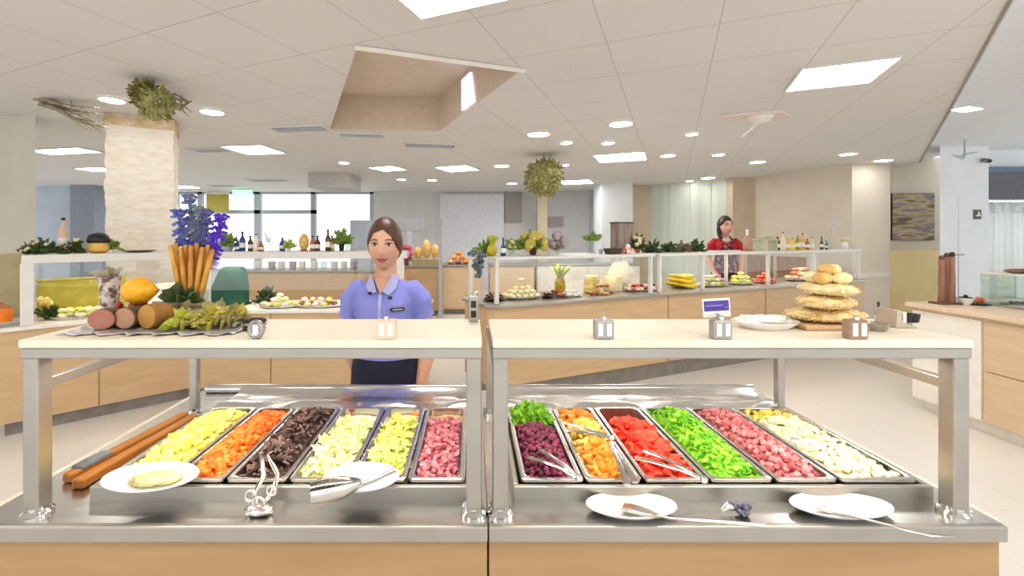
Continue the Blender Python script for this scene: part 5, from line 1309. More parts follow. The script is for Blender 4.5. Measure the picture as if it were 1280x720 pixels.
for k, (px, a) in enumerate(((938, .2), (957, -.1), (972, .15))):
    mb = MB(); mb.rings([[(-.022, -.02, 0), (.022, -.02, 0), (.018, -.004, .012), (-.016, -.006, .016)], [(-.022, .02, 0), (.022, .02, 0), (.016, .008, .010), (-.018, .012, .013)]])
    single('folded_napkin', mb, M['paper'], ['white folded napkin on the long platter, nearest the purple sign', 'white folded napkin in the middle of the long platter', 'white folded napkin on the long platter, nearest the breads'][k], 'napkin', sh(px, 1.13, .018), a, 'napkins on the long platter')
mb = MB(); mb.tube([(-.03, 0, 0), (0, 0, .003), (.03, .01, 0)], [.003, .002, .006], 8, flat=.4)
single('steel_fork', mb, M['steel'], 'short steel spoon lying on the napkins of the long platter', 'spoon', sh(984, 1.10, .026), .6, auto=50)
mb = MB(); mb.box(-.10, .098, -.06, .06, 0, .012); single('bread_board', mb, mat('pale_wood_board', '#d8b488', '#c8a074', rough=.5, scale=5, stretch=(1, 10, 1)), 'pale wooden board under the stack of seeded breads', 'board', sh(1036, 1.15, .0005), bevel=.004)
crust = mat('seeded_crust', '#d9aa5c', '#f2dca4', rough=.7, scale=70, contrast=(.35, .6), bump=.4)
seed_m = mat('sesame_seed', '#f4e4bc', '#ead29c', rough=.6)
for k, (dz, a, b, h_, off, lab) in enumerate(((.0125, .093, .062, .017, 0, 'round seeded flatbread at the bottom of the stack'), (.046, .088, .060, .016, .002, 'round seeded flatbread, second from the bottom of the stack'), (.078, .070, .054, .016, .006, 'round seeded flatbread, third from the bottom of the stack'))):
    t = thing('flatbread', lab, 'bread', sh(1031, 1.15, dz) + Vector((off, 0, h_)), k * .8, 'stack of seeded flatbreads')
    mb = MB(); mb.blob((0, 0, 0), (a, b, h_), .10, 4, 36, k + 3); obj('crust', mb, crust if k < 2 else mat('pale_crust', '#ecd28e', '#f6e8bc', rough=.7, scale=50), t, smooth=True)
    mb = MB(); rn = random.Random(k)
    for j in range(240):
        u = rn.uniform(0, 2 * PI); v = rn.uniform(-.75, 1); c = math.sqrt(1 - v * v)
        p = Vector((a * c * math.cos(u), b * c * math.sin(u), h_ * v)) * 1.03; q = .0034
        mb.add([p + Vector((q, 0, 0)), p + Vector((-q, 0, 0)), p + Vector((0, q * .6, 0)), p + Vector((0, -q * .6, 0)), p + Vector((0, 0, q * .6)), p + Vector((0, 0, -q * .6))],
               [(0, 2, 4), (2, 1, 4), (1, 3, 4), (3, 0, 4), (2, 0, 5), (1, 2, 5), (3, 1, 5), (0, 3, 5)])
    s = obj('seeds', mb, seed_m, t); s['kind'] = 'stuff'
rn = random.Random(12)
for k in range(7):
    o = single('bread_roll', MB().blob((0, 0, 0), (.024, .020, .014), .25, 4, 16, k), M['yolk_b'] if k % 2 else mat('pale_crust', '#ecd28e', '#f6e8bc', rough=.7, scale=50), 'small crusty roll heaped on top of the flatbread stack', 'bread roll',
               sh(1036, 1.15, .122 + .020 * (k > 4)) + Vector((.034 * math.cos(k * 1.26) * (k < 5) + .012 * (k - 5.5) * (k > 4), .026 * math.sin(k * 1.26) * (k < 5), 0)), rn.uniform(0, 3), 'small rolls on top of the breads', smooth=True)
bottle('tiny dark bottle on the shelf right of the breads', sh(1098, 1.18, .0005), .056, .0075, M['dark'], 'dark', .45)
t = thing('napkin_holder', 'curved pale napkin holder at the end of the right shelf', 'napkin holder', sh(1117, 1.15, .0005))
mb = MB(); mb.rings([[(-.022, y, .0), (-.018, y, .045), (-.012, y, .044), (-.006, y, .018), (.012, y, .005), (.032, y, .003), (.032, y, 0)] for y in (-.03, .03)]); obj('body', mb, mat('greige_plastic', '#c3b6a4', '#b7aa98', rough=.5), t, bevel=.002)
mb = MB(); mb.box(-.004, .004, -.026, .026, 0, .026); single('paper_napkins', mb, M['paper'], 'white paper napkins standing in the pale holder on the right shelf', 'napkins', t.location + Vector((.004, 0, .0125)))
platter('flat grey plate at the end of the right shelf', sh(1093, 1.10, .0005), .028, .03, 'steel_soft', name='grey_saucer', cat='plate')
for k, px in enumerate((1131, 1140)):
    q = sh(px, 1.20, .0005); mb = MB(); mb.lathe([(.012, 0), (.014, .002), (.017, .022), (.015, .022), (.012, .004)], 16)
    single('dark_cup', mb, M['dark'], ['small black cup beside the napkin holder, the nearer one', 'small black cup at the very end of the right shelf'][k], 'cup', q, auto=40)

# ------------------------------------------------------------------ food on the long station
def rs_(px, w, dz=0): return son(px, w, ZR + .001 + dz)
def tray(label, px, w, a, b, m='porcelain'): return platter(label, rs_(px, w), a, b, m, RA, name='serving_tray', cat='tray', group=None)
def pile(name, label, cat, px, w, ms, spread, n, r_, seed, grp, dz=.015): lumps(name, label, cat, rs_(px, w, dz), [M[m] if isinstance(m, str) else m for m in ms], spread, n, r_, seed, grp, '', RA)
tray('dark tray of berries at the rounded end of the long station', 618, .28, .12, .08, 'dark'); pile('dark_berry', 'dark red berry on the tray at the rounded end of the long station', 'berry', 618, .28, ['dkred', 'amber'], (.09, .055, .03), 22, .020, 1, 'dark berries')
tray('white tray of pale cheese slices left of the pineapple', 652, .30, .19, .12); pile('cheese_slice', 'pale cheese slice on the tray left of the pineapple', 'cheese', 652, .30, ['cheese', 'pota'], (.16, .09, .05), 34, .034, 2, 'pale cheese slices')
tray('small dark tray between the cheese slices and the pineapple', 684, .20, .07, .05, 'dark'); pile('dark_piece', 'dark fruit piece on the small tray beside the pineapple', 'fruit', 684, .20, ['dark', 'dkred'], (.05, .03, .015), 9, .018, 3, 'dark fruit by the pineapple')
t = thing('pineapple', 'upright yellow pineapple with dark red fruit around its foot', 'pineapple', rs_(700, .36))
mb = MB(); mb.blob((0, 0, .10), (.055, .055, .10), .08, 6, 24, 3); obj('fruit', mb, mat('pineapple_rind', '#c8a32c', '#8a7a22', rough=.6, scale=45, bump=.5), t, smooth=True)
mb = MB()
for k in range(22): a = k * 2.4; mb.leaf((.02 * math.cos(a), .02 * math.sin(a), .19), (math.cos(a) * .5, math.sin(a) * .5, 1), .09 + .02 * (k % 3), .018, k, .2)
obj('crown', mb, M['leaf_l'], t, auto=60)
pile('red_fruit', 'dark red fruit heaped around the foot of the pineapple', 'fruit', 696, .24, ['dkred', 'terra'], (.10, .05, .03), 14, .026, 4, 'red fruit at the pineapple')
tray('white tray of white flakes right of the pineapple', 714, .22, .12, .08); pile('white_flake', 'white flake on the tray right of the pineapple', 'flake', 714, .22, ['paper', 'porcelain'], (.09, .05, .02), 14, .024, 5, 'white flakes')
for k in range(4):
    q = rs_(740, .40, .003 + .045 * k); mb = MB(); mb.rings([rrect(-.085, .085, -.06, .06, .03, zz) for zz in (0, .006, .038, .044)])
    single('cheese_block', mb, M['cheese'] if k % 2 else M['banana'] if False else mat('yellow_cheese', '#eed678', '#e4c65c', rough=.5, scale=14), ['yellow cheese block at the bottom of the stack', 'pale cheese block, second in the stack', 'yellow cheese block, third in the stack', 'pale cheese block on top of the stack'][k], 'cheese', q, RA + .2 * k, 'stack of cheese blocks', bevel=.006)
t = thing('cheese_drum', 'tall pale cream cheese drum beside the stack of cheese blocks', 'cheese', rs_(766, .42))
mb = MB(); mb.lathe([(.10, 0), (.105, .01), (.105, .15), (.095, .165), (.02, .17)], 28); obj('cheese_body', mb, M['cheese'], t, auto=40)
t2 = thing('paper_wrap', 'crumpled white paper standing behind the cream cheese drum', 'paper', rs_(774, .52))
mb = MB(); mb.blob((0, 0, .16), (.15, .045, .15), .35, 3, 24, 5); obj('sheet', mb, M['paper'], t2, smooth=False, auto=30)
pile('small_bread', 'small brown bread in front of the cheese drum', 'bread', 752, .22, ['yolk_b', 'terra'], (.12, .05, .02), 10, .032, 6, 'small breads by the cheese', 0)
tray('long tray of red and white canapes right of the cheese', 802, .30, .24, .11); pile('canape', 'red and cream canape on the tray right of the cheese', 'canape', 802, .30, ['toma', 'paper', 'cheese', 'dkred', 'shrimp'], (.20, .08, .015), 30, .028, 7, 'canapes')
for k in range(12):
    rs = []
    row, col = ((0, k) if k < 5 else (1, k - 5 + .5) if k < 9 else (2, k - 9 + 1))
    for i in range(9):
        s = -1 + i / 4; w = max(.15, (1 - abs(s) ** 3)) * .026
        c = Vector((s * .15, .05 * s * s, .028 + .05 * row + .03 * s * s)); rs.append([c + Vector((0, w * math.cos(b), w * math.sin(b))) for b in [2 * PI * q / 8 for q in range(8)]])
    mb = MB(); mb.rings(rs)
    q = rs_(855, .30, .0); o = single('banana', mb, M['banana'], 'yellow banana in the bunch beside the woman in red', 'banana', q + Vector((n_.x, n_.y, 0)) * (.056 * (col - 2)), RA, 'bananas on the long station', smooth=True)
tray('white tray of onions and greens in front of the woman in red', 890, .30, .22, .12); pile('onion', 'white and green onion on the tray in front of the woman in red', 'onion', 890, .30, ['paper', 'lett_g', 'leaf_l', 'lilac'], (.17, .09, .03), 22, .038, 8, 'onions and greens')
tray('white tray of pale lettuce hearts right of the onions', 926, .30, .18, .12); pile('lettuce_heart', 'pale lettuce heart right of the onions', 'lettuce', 926, .30, ['lett', 'lett_g'], (.14, .08, .04), 14, .045, 9, 'lettuce hearts')
tray('white tray of orange shrimps right of the lettuce hearts', 955, .30, .16, .12); pile('shrimp', 'orange shrimp heaped right of the lettuce hearts', 'shrimp', 955, .30, ['shrimp', 'toma'], (.13, .08, .05), 18, .038, 10, 'orange shrimps')
tray('white tray of pink sliced meat at the far end of the long station', 1000, .30, .26, .13); pile('meat_slice', 'pale pink meat slice at the far end of the long station', 'meat', 1000, .30, ['pinkm', 'shrimp', 'cheese'], (.22, .09, .06), 26, .05, 11, 'pink meat slices')
tray('white tray of dark rolls at the very end of the long station', 1040, .30, .15, .12); pile('dark_roll', 'brown and cream roll at the very end of the long station', 'roll', 1040, .30, ['yolk_b', 'amber', 'cheese'], (.12, .08, .05), 16, .042, 12, 'brown rolls')
# on the shelf of the long station
ZG = 1.321
def g(px, w=.30, dz=0): return son(px, w, ZG + dz)
t = thing('grape_bunch', 'dark blue-green bunch of grapes hanging over the end of the long shelf', 'grapes', g(612, .2, .0) + Vector((-.02, -.03, 0)))
t.location = son(601, .08, ZG) 
rn = random.Random(3); srcm = mat('slate_grape', '#3c4a50', '#6d7c80', rough=.35, scale=20)
for k in range(34):
    u = k / 34; w = .06 * (1 - u) + .02
    mb = MB(); mb.blob((rn.uniform(-w, w) - .03, rn.uniform(-w, w) - .05, .05 - .22 * u), .019, 0, 1, 10); obj('grape', mb, srcm, t, smooth=True)
mb = MB(); mb.tube([(.03, .05, .012), (0, 0, .06), (-.03, -.05, .05), (-.03, -.05, -.15)], .006, 6); obj('stem', mb, M['twig'], t)
clump('green_bunch', 'leafy green bunch next to the hanging grapes', 'plant', g(606, .42), (.06, .05, .14), 50, .07, M['leaf_g'], 4)
t = thing('yellow_melon', 'yellow-green melon with a leaf tuft at the end of the long shelf', 'melon', g(615, .26))
mb = MB(); mb.blob((0, 0, .055), (.048, .048, .055), .05, 4, 20, 2); obj('fruit', mb, mat('melon_yellow', '#c9b62a', '#b3a420', rough=.45, scale=14), t, smooth=True)
mb = MB()
for k in range(16): a = k * 2.4; mb.leaf((0, 0, .10), (math.cos(a) * .45, math.sin(a) * .45, 1), .09, .02, k, .2)
obj('leaf_tuft', mb, M['leaf_l'], t, auto=60)
bottle('cobalt bottle with a dark red top beside the yellow melon', g(629, .22), .17, .026, M['bluegl'], 'dkred', .5)
clump('pale_flowers', 'jar of pale cream flowers right of the cobalt bottle', 'flowers', g(640, .40), (.05, .05, .09), 30, .06, M['leaf_g'], 6, pot=(.03, .06, M['glass_jar']), flowers=(M['cream_f'], 8, .02))
clump('bouquet', 'big yellow-green bouquet in the middle of the long shelf', 'flowers', g(666, .32), (.13, .11, .15), 80, .07, M['leaf_g'], 8, pot=(.04, .07, M['amber']), flowers=(mat('butter_blossom', '#d6c46a', '#b3a23c', rough=.6, scale=30), 15, .040))
clump('bouquet', 'greyish lilac bouquet right of the big yellow-green one', 'flowers', g(697, .34), (.08, .08, .17), 44, .06, mat('grey_leaf', '#a3a08e', '#8e8b78', rough=.7), 9, pot=(.03, .05, M['glass_jar']), flowers=(M['lilac'], 10, .034))
t = clump('small_plant', 'small green plant on a thin stand left of the dark box', 'plant', g(741, .45, .13), (.06, .05, .05), 26, .07, M['leaf_g'], 10)
mb = MB(); mb.tube([(0, 0, .02), (0, 0, -.127)], .005, 6); mb.lathe([(.04, -.129), (.04, -.122), (.006, -.118)], 14); obj('stand', mb, M['grey_frame'], t)
mb = MB(); mb.lathe([(.018, 0), (.022, .005), (.024, .05), (.02, .05), (.018, .01)], 14); single('grey_cup', mb, M['grey_frame'], 'small grey cup under the plant on the thin stand', 'cup', g(751, .30), auto=40)
t = thing('wooden_box', 'dark taupe upright box with a wavy grain on the long shelf', 'box', g(777, .46), RA)
mb = MB(); mb.rings([rrect(-.115, .115, -.06, .06, .01, 0), rrect(-.115, .115, -.06, .06, .01, .33)]); obj('box_body', mb, mat('taupe_grain', '#77685f', '#9a8678', rough=.6, scale=6, stretch=(4, 4, .8), contrast=(.4, .6)), t, auto=40)
mb = MB(); mb.box(-.12, .12, -.065, .065, .33, .345); obj('lid', mb, M['dark'], t, bevel=.003)
t = thing('dark_basket', 'low dark basket left of the red checked packet', 'basket', g(766, .16), RA)
mb = MB(); mb.rings([rrect(-.07, .07, -.05, .05, .02, 0), rrect(-.085, .085, -.06, .06, .02, .06), rrect(-.075, .075, -.05, .05, .02, .06), rrect(-.065, .065, -.045, .045, .02, .01)]); obj('basket_body', mb, mat('dark_wicker', '#3e332c', '#57483e', rough=.8, scale=60, bump=.5), t, auto=40)
mb = MB(); mb.blob((0, 0, .0), (.05, .032, .024), .3, 4, 16, 2); single('brown_bread', mb, M['amber'], 'dark brown bread lying in the low dark basket', 'bread', g(766, .16, .045), RA, smooth=True)
ck = mat('red_check', '#c8322c', '#f3e8e0', rough=.7, scale=50, contrast=(.48, .52))
t = thing('checked_packet', 'red and white checked packet on the long shelf', 'packet', g(785, .14), RA)
mb = MB(); mb.rings([rrect(-.06, .06, -.03, .03, .012, 0), rrect(-.06, .06, -.03, .03, .012, .05), rrect(-.05, .05, -.012, .012, .006, .066)]); obj('packet_body', mb, ck, t, auto=50)
mb = MB(); mb.blob((0, 0, .08), .024, .2, 4, 14, 2); obj('white_knot', mb, M['paper'], t, smooth=True)
clump('bouquet', 'green and white bouquet above the red checked packet', 'flowers', g(797, .36), (.07, .06, .15), 60, .06, M['leaf_d'], 13, pot=(.03, .05, M['terra']), flowers=(M['cream_f'], 7, .024))
for i, (px, sx, h_, lab) in enumerate(((815, .10, .13, 'dark red-green plant row, the part nearest the checked packet'), (836, .09, .09, 'low dark plant over the joint of the guards'), (852, .10, .10, 'brownish low plant in the middle of the dark row'), (870, .10, .14, 'tallest dark plant of the row, beside the woman in red'))):
    clump('dark_plant', lab, 'plant', g(px, .30), (sx, .07, h_), 70, .055, M['leaf_d'] if i != 2 else mat('brown_leaf', '#5a4a34', '#7a6a4c', rough=.7, scale=20), 14 + i, group='dark plants on the long shelf')
t = thing('paddle_board', 'pinkish oval paddle board standing beside the woman in red', 'paddle board', g(934, .30), RA)
mb = MB(); rs = []
for y in (-.012, .012): rs.append([(.062 * math.cos(a), y, .10 + .10 * math.sin(a)) for a in [2 * PI * k / 28 for k in range(28)]])
mb.rings(rs); obj('paddle', mb, mat('pinkish_wood', '#c89a80', '#b5866c', rough=.5, scale=5, stretch=(3, 3, .6)), t, bevel=.003)
mb = MB(); mb.box(-.012, .012, -.01, .01, .19, .25); mb.blob((0, 0, .255), .018, 0, 1, 12); obj('handle', mb, M['paper'], t)
mb = MB(); mb.box(-.06, .06, -.05, .05, 0, .012); obj('foot', mb, M['terra'], t)
t = thing('kitchen_scale', 'pale green low stand with a flat top beside the yellow bottles', 'stand', g(957, .30), RA)
for s in (-1, 1):
    mb = MB(); mb.box(s * .15 - .012, s * .15 + .012, -.06, .06, 0, .13); obj('leg', mb, mat('pale_sage', '#c3c2a4', '#b8b798', rough=.5), t)
mb = MB(); mb.box(-.18, .18, -.07, .07, .13, .15); mb.box(-.08, .12, -.05, .05, .15, .165); mb.box(-.02, .15, -.03, .03, .175, .185); mb.box(.03, .05, -.02, .02, .165, .175); obj('top', mb, mat('pale_sage', '#c3c2a4'), t, bevel=.004)
for i, px in enumerate((972, 979, 985, 991, 997, 1003, 1009, 1015)):
    col_ = [M['dark'], M['cheese'], M['yolk_b'], M['banana'], mat('olive_oil', '#a89a2a', '#8f8220', rough=.15, coat=.4), M['yolk_b'], M['terra'], M['cream_f']][i]
    bottle(['slim black bottle at the start of the yellow bottles', 'pale bottle second in the yellow row', 'golden bottle third in the yellow row', 'bright yellow bottle fourth in the yellow row', 'olive green bottle fifth in the yellow row', 'golden bottle sixth in the yellow row', 'orange brown bottle seventh in the yellow row', 'cream bottle last in the yellow row'][i],
           g(px, .30), .20 + .04 * math.sin(i * 1.7), .028, col_, 'terra' if i % 2 else 'cheese', .35, 'row of yellow bottles on the long shelf')
bottle('black bottle right of the yellow bottles, the left one', g(1027, .30), .18, .022, M['dark'], 'dark', .45)
bottle('black bottle right of the yellow bottles, the right one', g(1033, .26), .13, .018, M['greengl'], 'dark', .45)
q = g(1036, .42)
mb = MB(); mb.lathe([(.025, 0), (.03, .01), (.03, .10), (.026, .10), (.024, .012), (.004, .010)], 16); single('ladle_jar', mb, M['glass_jar'], 'clear jar holding the long grey ladle at the far end of the shelf', 'jar', q, auto=40)
mb = MB(); mb.tube([(0, 0, 0), (.03, 0, .19), (.07, 0, .33)], [.006, .008, .014], 8, flat=.5); mb.blob((.082, 0, .36), (.022, .012, .034), 0, 1, 14); single('standing_ladle', mb, M['grey_frame'], 'long grey ladle standing in a clear jar at the far end of the shelf', 'ladle', q + Vector((-.008, 0, .0125)), auto=50)
t = thing('white_jar', 'small white flower jar at the last corner of the long shelf', 'jar', g(1056, .30))
mb = MB(); mb.lathe([(.03, 0), (.042, .02), (.045, .07), (.03, .10), (.034, .11), (.028, .11)], 18); obj('jar_body', mb, M['porcelain'], t, auto=40)
for k in range(5):
    mb = MB(); a = k * 1.26; mb.blob((.04 * math.cos(a), .04 * math.sin(a), .14), .026, .3, 5, 12, k); obj('blossom', mb, M['cream_f'], t, smooth=True)

# ------------------------------------------------------------------ goods on the far counters
def fc(px, Y, h_, dy=.3): return Vector((xat(px, Y + dy), Y + dy, h_))
pile_at = lambda name, label, cat, loc, ms, spread, n, r_, seed, grp: lumps(name, label, cat, loc, [M[m] for m in ms], spread, n, r_, seed, grp, '')
pile_at('snack', 'golden fried snack heaped on the counter right of the grey post', 'snack', fc(573, 8.8, .962), ['yolk_b', 'terra', 'oran'], (.26, .16, .22), 40, .075, 3, 'fried snacks')
t = thing('bread_crate', 'tan bread crate on the counter right behind the woman in blue', 'crate', fc(533, 8.6, .951))
mb = MB(); mb.box(-.26, .26, -.14, .14, 0, .10); mb.box(-.28, .28, -.16, .16, .10, .13); obj('crate_body', mb, mat('pale_crate', '#d8c49c', '#ccb68a', rough=.6), t)
for k, (x, h_, w) in enumerate(((-.17, .22, .08), (.0, .36, .085), (.17, .27, .08))):
    mb = MB(); mb.blob((0, 0, h_ / 2), (w, .1, h_ / 2), .08, 3, 18, k); single('bread_loaf', mb, M['yolk_b'], ['golden loaf on the tan crate, the one next to the red flowers', 'tallest golden loaf on the tan crate behind the woman in blue', 'golden loaf on the tan crate, the one next to the grey post'][k], 'bread', t.location + Vector((x, 0, .131)), group='loaves on the tan crate', smooth=True)
clump('red_flowers', 'red flowers beside the head of the woman in blue', 'flowers', fc(508, 8.6, .951, .2), (.10, .10, .26), 40, .1, M['leaf_d'], 3, pot=(.05, .10, M['terra']), flowers=(mat('rose_red', '#c8324a', '#e0607a', rough=.6, scale=20), 10, .055))
for i, (px, c) in enumerate(((322, 'paper'), (340, 'lilac'), (352, 'paper'), (366, 'lilac'), (378, 'paper'), (393, 'paper'), (405, 'glass_jar'), (418, 'paper'), (430, 'paper'), (442, 'lilac'))):
    mb = MB(); mb.lathe([(.045, 0), (.055, .01), (.06, .13), (.055, .13), (.05, .012)], 16)
    single('white_cup', mb, M[c], 'white or lilac cup in the row on the long beige counter under the bottle shelf', 'cup', fc(px, 7.4, .956, .25), group='cups on the long beige counter', auto=40)
# ================================================================== people
def head_shape(S=1.0):
    rx, ry, rz = .070 * S, .090 * S, .110 * S
    G = lambda v, c, w: math.exp(-((v - c) / w) ** 2)
    def fn(d, p):
        x, y, z = p.x / S, p.y / S, p.z / S
        t = max(0, -d.z)
        x *= 1 - .30 * t ** 2.2
        if d.y > 0: y *= 1 - .42 * t
        else: y *= 1 - .10 * t ** 2
        if d.y < -.1:
            y -= .019 * G(x, 0, .010) * (G(z, -.028, .016) + .45 * G(z, -.004, .018))          # nose
            y -= .005 * (G(x, .012, .007) + G(x, -.012, .007)) * G(z, -.034, .007)             # nostrils
            y += .009 * (G(x, .030, .014) + G(x, -.030, .014)) * G(z, .004, .011)              # eye sockets
            y -= .004 * G(abs(x), .030, .022) * G(z, .024, .008)                               # brow
            y -= .005 * G(abs(x), .040, .018) * G(z, -.026, .018)                              # cheeks
            y -= .006 * G(x, 0, .018) * G(z, -.060, .010)                                      # mouth
            y += .003 * G(x, 0, .016) * G(z, -.075, .006)
            y -= .008 * G(x, 0, .016) * G(z, -.094, .012)                                      # chin
        return Vector((x * S, y * S, z * S))
    return (rx, ry, rz), fn
def sm(a, b, x):
    t = min(1, max(0, (x - a) / (b - a))); return t * t * (3 - 2 * t)
def hand(mb, w, d, n, s, curl, S=1.0, th=1):
    """palm, four unequal fingers and a thumb; w wrist, d direction, n palm side, s towards the thumb"""
    w, d, n, s = Vector(w), Vector(d).normalized(), Vector(n).normalized(), Vector(s).normalized()
    rs = []
    for u, a, b in ((-.012, .020, .017), (.01, .026, .016), (.04, .036, .015), (.07, .039, .014), (.088, .036, .011)):
        rs.append([w + d * u * S + s * (a * S * math.cos(q)) + n * (b * S * math.sin(q)) for q in [2 * PI * k / 14 for k in range(14)]])
    mb.rings(rs)
    for k, (off, L) in enumerate(((.0285, .070), (.0095, .079), (-.0095, .073), (-.028, .057))):
        o = w + d * (.078 * S) + s * (off * S); dd = d + s * (off * 2.2); dd.normalize(); pts = [o]; ang = 0
        for j, f in enumerate((.42, .32, .26)):
            ang += curl * (.7 + .15 * j) * (1 + .1 * k)
            pts.append(pts[-1] + (dd * math.cos(ang) + n * math.sin(ang)) * L * f * S)
        r_ = .0086 * S if k < 3 else .0075 * S
        mb.tube(pts, [r_ * 1.05, r_, r_ * .92, r_ * .7], 10)
    o = w + d * (.022 * S) + s * (.020 * S); v = (s * .75 + d * .75 + n * .35).normalized()
    mb.tube([o, o + v * .030 * S, o + v * .048 * S + d * .012 * S, o + v * .056 * S + d * .030 * S], [.0125 * S, .011 * S, .0095 * S, .007 * S], 10)
def remesh(o, vox, it=3):
    m = o.modifiers.new('join', 'REMESH'); m.mode = 'VOXEL'; m.voxel_size = vox; m.use_smooth_shade = True
    s = o.modifiers.new('soften', 'SMOOTH'); s.factor = .5; s.iterations = it
def ell(z, rx, ry, x=0, y=0, n=28): return [(x + rx * math.cos(2 * PI * k / n), y + ry * math.sin(2 * PI * k / n), z) for k in range(n)]
def person(label, loc, rz, scale, skin, hair, top, skirt, arms, sleeve, hs=1.0, turn=0.0, hairmask=None, long_hair=False, lips='#c4565a', nod=0.0):
    t = thing('person', label, 'person', loc, rz); t.scale = (scale,) * 3
    HC = Vector((0, -.012, 1.462)); (rx, ry, rz_), fn = head_shape(hs)
    HM = Matrix.Translation(HC) @ Matrix.Rotation(turn, 4, 'Z') @ Matrix.Rotation(nod, 4, 'X')
    # one continuous body
    mb = MB()
    hb = MB(); hb.blob((0, 0, 0), (rx, ry, rz_), 0, 1, 72, fn=fn)
    mb.add(hb.v, hb.f, HM)
    for s in (-1, 1): mb.blob((s * .068 * hs, .012, -.008), (.008, .018, .028), .1, 3, 14, M=HM)
    mb.tube([(0, .018, 1.29), (0, .012, 1.34), (0, .006, 1.41)], [.060, .047, .046], 20)
    mb.rings([ell(z, a, b, 0, y) for z, a, b, y in ((.78, .135, .095, .01), (.86, .142, .098, .01), (1.0, .115, .082, .005), (1.10, .122, .090, 0), (1.20, .140, .098, -.004), (1.26, .132, .080, 0), (1.305, .080, .056, .010), (1.34, .045, .045, .012))])
    for (sh_, el, wr, hd, hn, hs_, curl) in arms:
        sh_, el, wr = Vector(sh_), Vector(el), Vector(wr)
        mb.tube([sh_, sh_.lerp(el, .5), el, el.lerp(wr, .3), el.lerp(wr, .75), wr, wr + Vector(hd).normalized() * .012], [.040, .039, .034, .036, .028, .0215, .020], 18)
        hand(mb, wr, hd, hn, hs_, curl)
    for s in (-1, 1):
        mb.tube([(s * .075, .01, .82), (s * .078, .005, .62), (s * .078, 0, .45), (s * .078, .015, .32), (s * .078, .02, .10), (s * .078, .02, .05)], [.082, .070, .050, .052, .033, .034], 18)
        mb.blob((s * .08, -.04, .034), (.036, .105, .032), 0, 1, 18)
    b = obj('body', mb, skin, t, smooth=True); remesh(b, .0042, 3)
    # face details
    fv = [p for p in hb.v if p.y < 0]
    def fy(x, z): return min(sorted(fv, key=lambda p: (p.x - x) ** 2 + (p.z - z) ** 2)[:4], key=lambda p: p.y).y
    for s in (-1, 1):
        x, z = s * .030 * hs, .004 * hs
        y = fy(x, z)
        mb = MB(); mb.blob((x, y + .0045, z), (.0125 * hs, .008, .0062 * hs), 0, 1, 16, M=HM); e = obj('eye', mb, mat('eye_white', '#f0ece6', '#e8e2da', rough=.2), t, smooth=True)
        mb = MB(); mb.blob((x, y - .0022, z), (.0058 * hs, .0024, .0056 * hs), 0, 1, 14, M=HM); obj('iris', mb, mat('dark_iris', '#2a1a12', '#1c100c', rough=.15), e, smooth=True)
        mb = MB(); mb.tube([HM @ Vector((x + s * q * hs, fy(x + s * q * hs, z + h_ * hs) - .0015, z + h_ * hs)) for q, h_ in ((-.014, .002), (-.005, .0075), (.006, .0075), (.015, .003))], [.0010, .0018, .0020, .0012], 6); obj('eyelashes', mb, mat('dark_lash', '#2c1c16', '#20140f', rough=.7), e)
        mb = MB(); mb.tube([HM @ Vector((x + s * q * hs, fy(x + s * q * hs, z + h_ * hs) - .001, z + h_ * hs)) for q, h_ in ((-.014, .019), (-.004, .0225), (.010, .0215), (.019, .016))], [.0022, .0030, .0026, .0014], 6, flat=.8); obj('eyebrow', mb, hair, t)
    mb = MB(); z = -.060 * hs
    mb.tube([HM @ Vector((q * hs, fy(q * hs, z + h_ * hs) - .0008, z + h_ * hs)) for q, h_ in ((-.026, .007), (-.012, .003), (-.004, .004), (.004, .004), (.012, .003), (.026, .007))], [.001, .0028, .0036, .0036, .0028, .001], 8)
    mb.tube([HM @ Vector((q * hs, fy(q * hs, z + h_ * hs) - .0006, z + h_ * hs)) for q, h_ in ((-.025, .005), (-.011, -.0045), (.0, -.007), (.011, -.0045), (.025, .005))], [.001, .0036, .0044, .0036, .001], 8)
    obj('lips', mb, mat('lips ' + lips, lips, None, rough=.35), t, smooth=True)
    # hair hugs the skull and sinks under the skin at the hairline
    def hf(d, p):
        q = fn(d, p); m = hairmask(d)
        wave = .006 * mnoise.noise(Vector((d.x * 9, d.y * 9, d.z * 3)))
        return q * (.93 + (.17 + wave * 3) * m) + Vector((0, .004 * m, .006 * m))
    mb = MB(); mb.blob((0, 0, 0), (rx, ry, rz_), 0, 1, 72, fn=hf, M=HM)
    if long_hair: mb.tube([HM @ Vector(q) for q in ((-.055, .03, .02), (-.074, .02, -.05), (-.078, .005, -.11), (-.072, -.02, -.16), (-.066, -.035, -.20))], [.03, .026, .024, .02, .01], 14)
    else: mb.blob((0, .098 * hs, .0), (.040, .034, .042), .15, 4, 22, 3, M=HM)
    h = obj('hair', mb, hair, t, smooth=True)
    # blouse
    mb = MB()
    mb.rings([ell(z, a, b, 0, y) for z, a, b, y in ((.93, .145, .107, .008), (.95, .142, .105, .008), (1.0, .122, .098, .005), (1.08, .119, .103, 0), (1.15, .127, .114, -.008), (1.21, .138, .112, -.008), (1.255, .138, .094, 0), (1.288, .112, .074, .006), (1.310, .076, .062, .012), (1.320, .060, .056, .014))])
    for (sh_, el, *_), (u, r_) in zip(arms, sleeve):
        sh_, el = Vector(sh_), Vector(el); e = sh_.lerp(el, u); inner = Vector((sh_.x * .55, sh_.y, sh_.z - .005))
        mb.tube([inner, sh_.lerp(inner, .3) + Vector((0, 0, .006)), sh_.lerp(el, .18) + Vector((math.copysign(.008, sh_.x), 0, 0)), sh_.lerp(el, u * .6), e], [.052, .054, .054, .052, r_], 20)
    bl = obj('blouse', mb, top, t, smooth=True); remesh(bl, .006, 4)
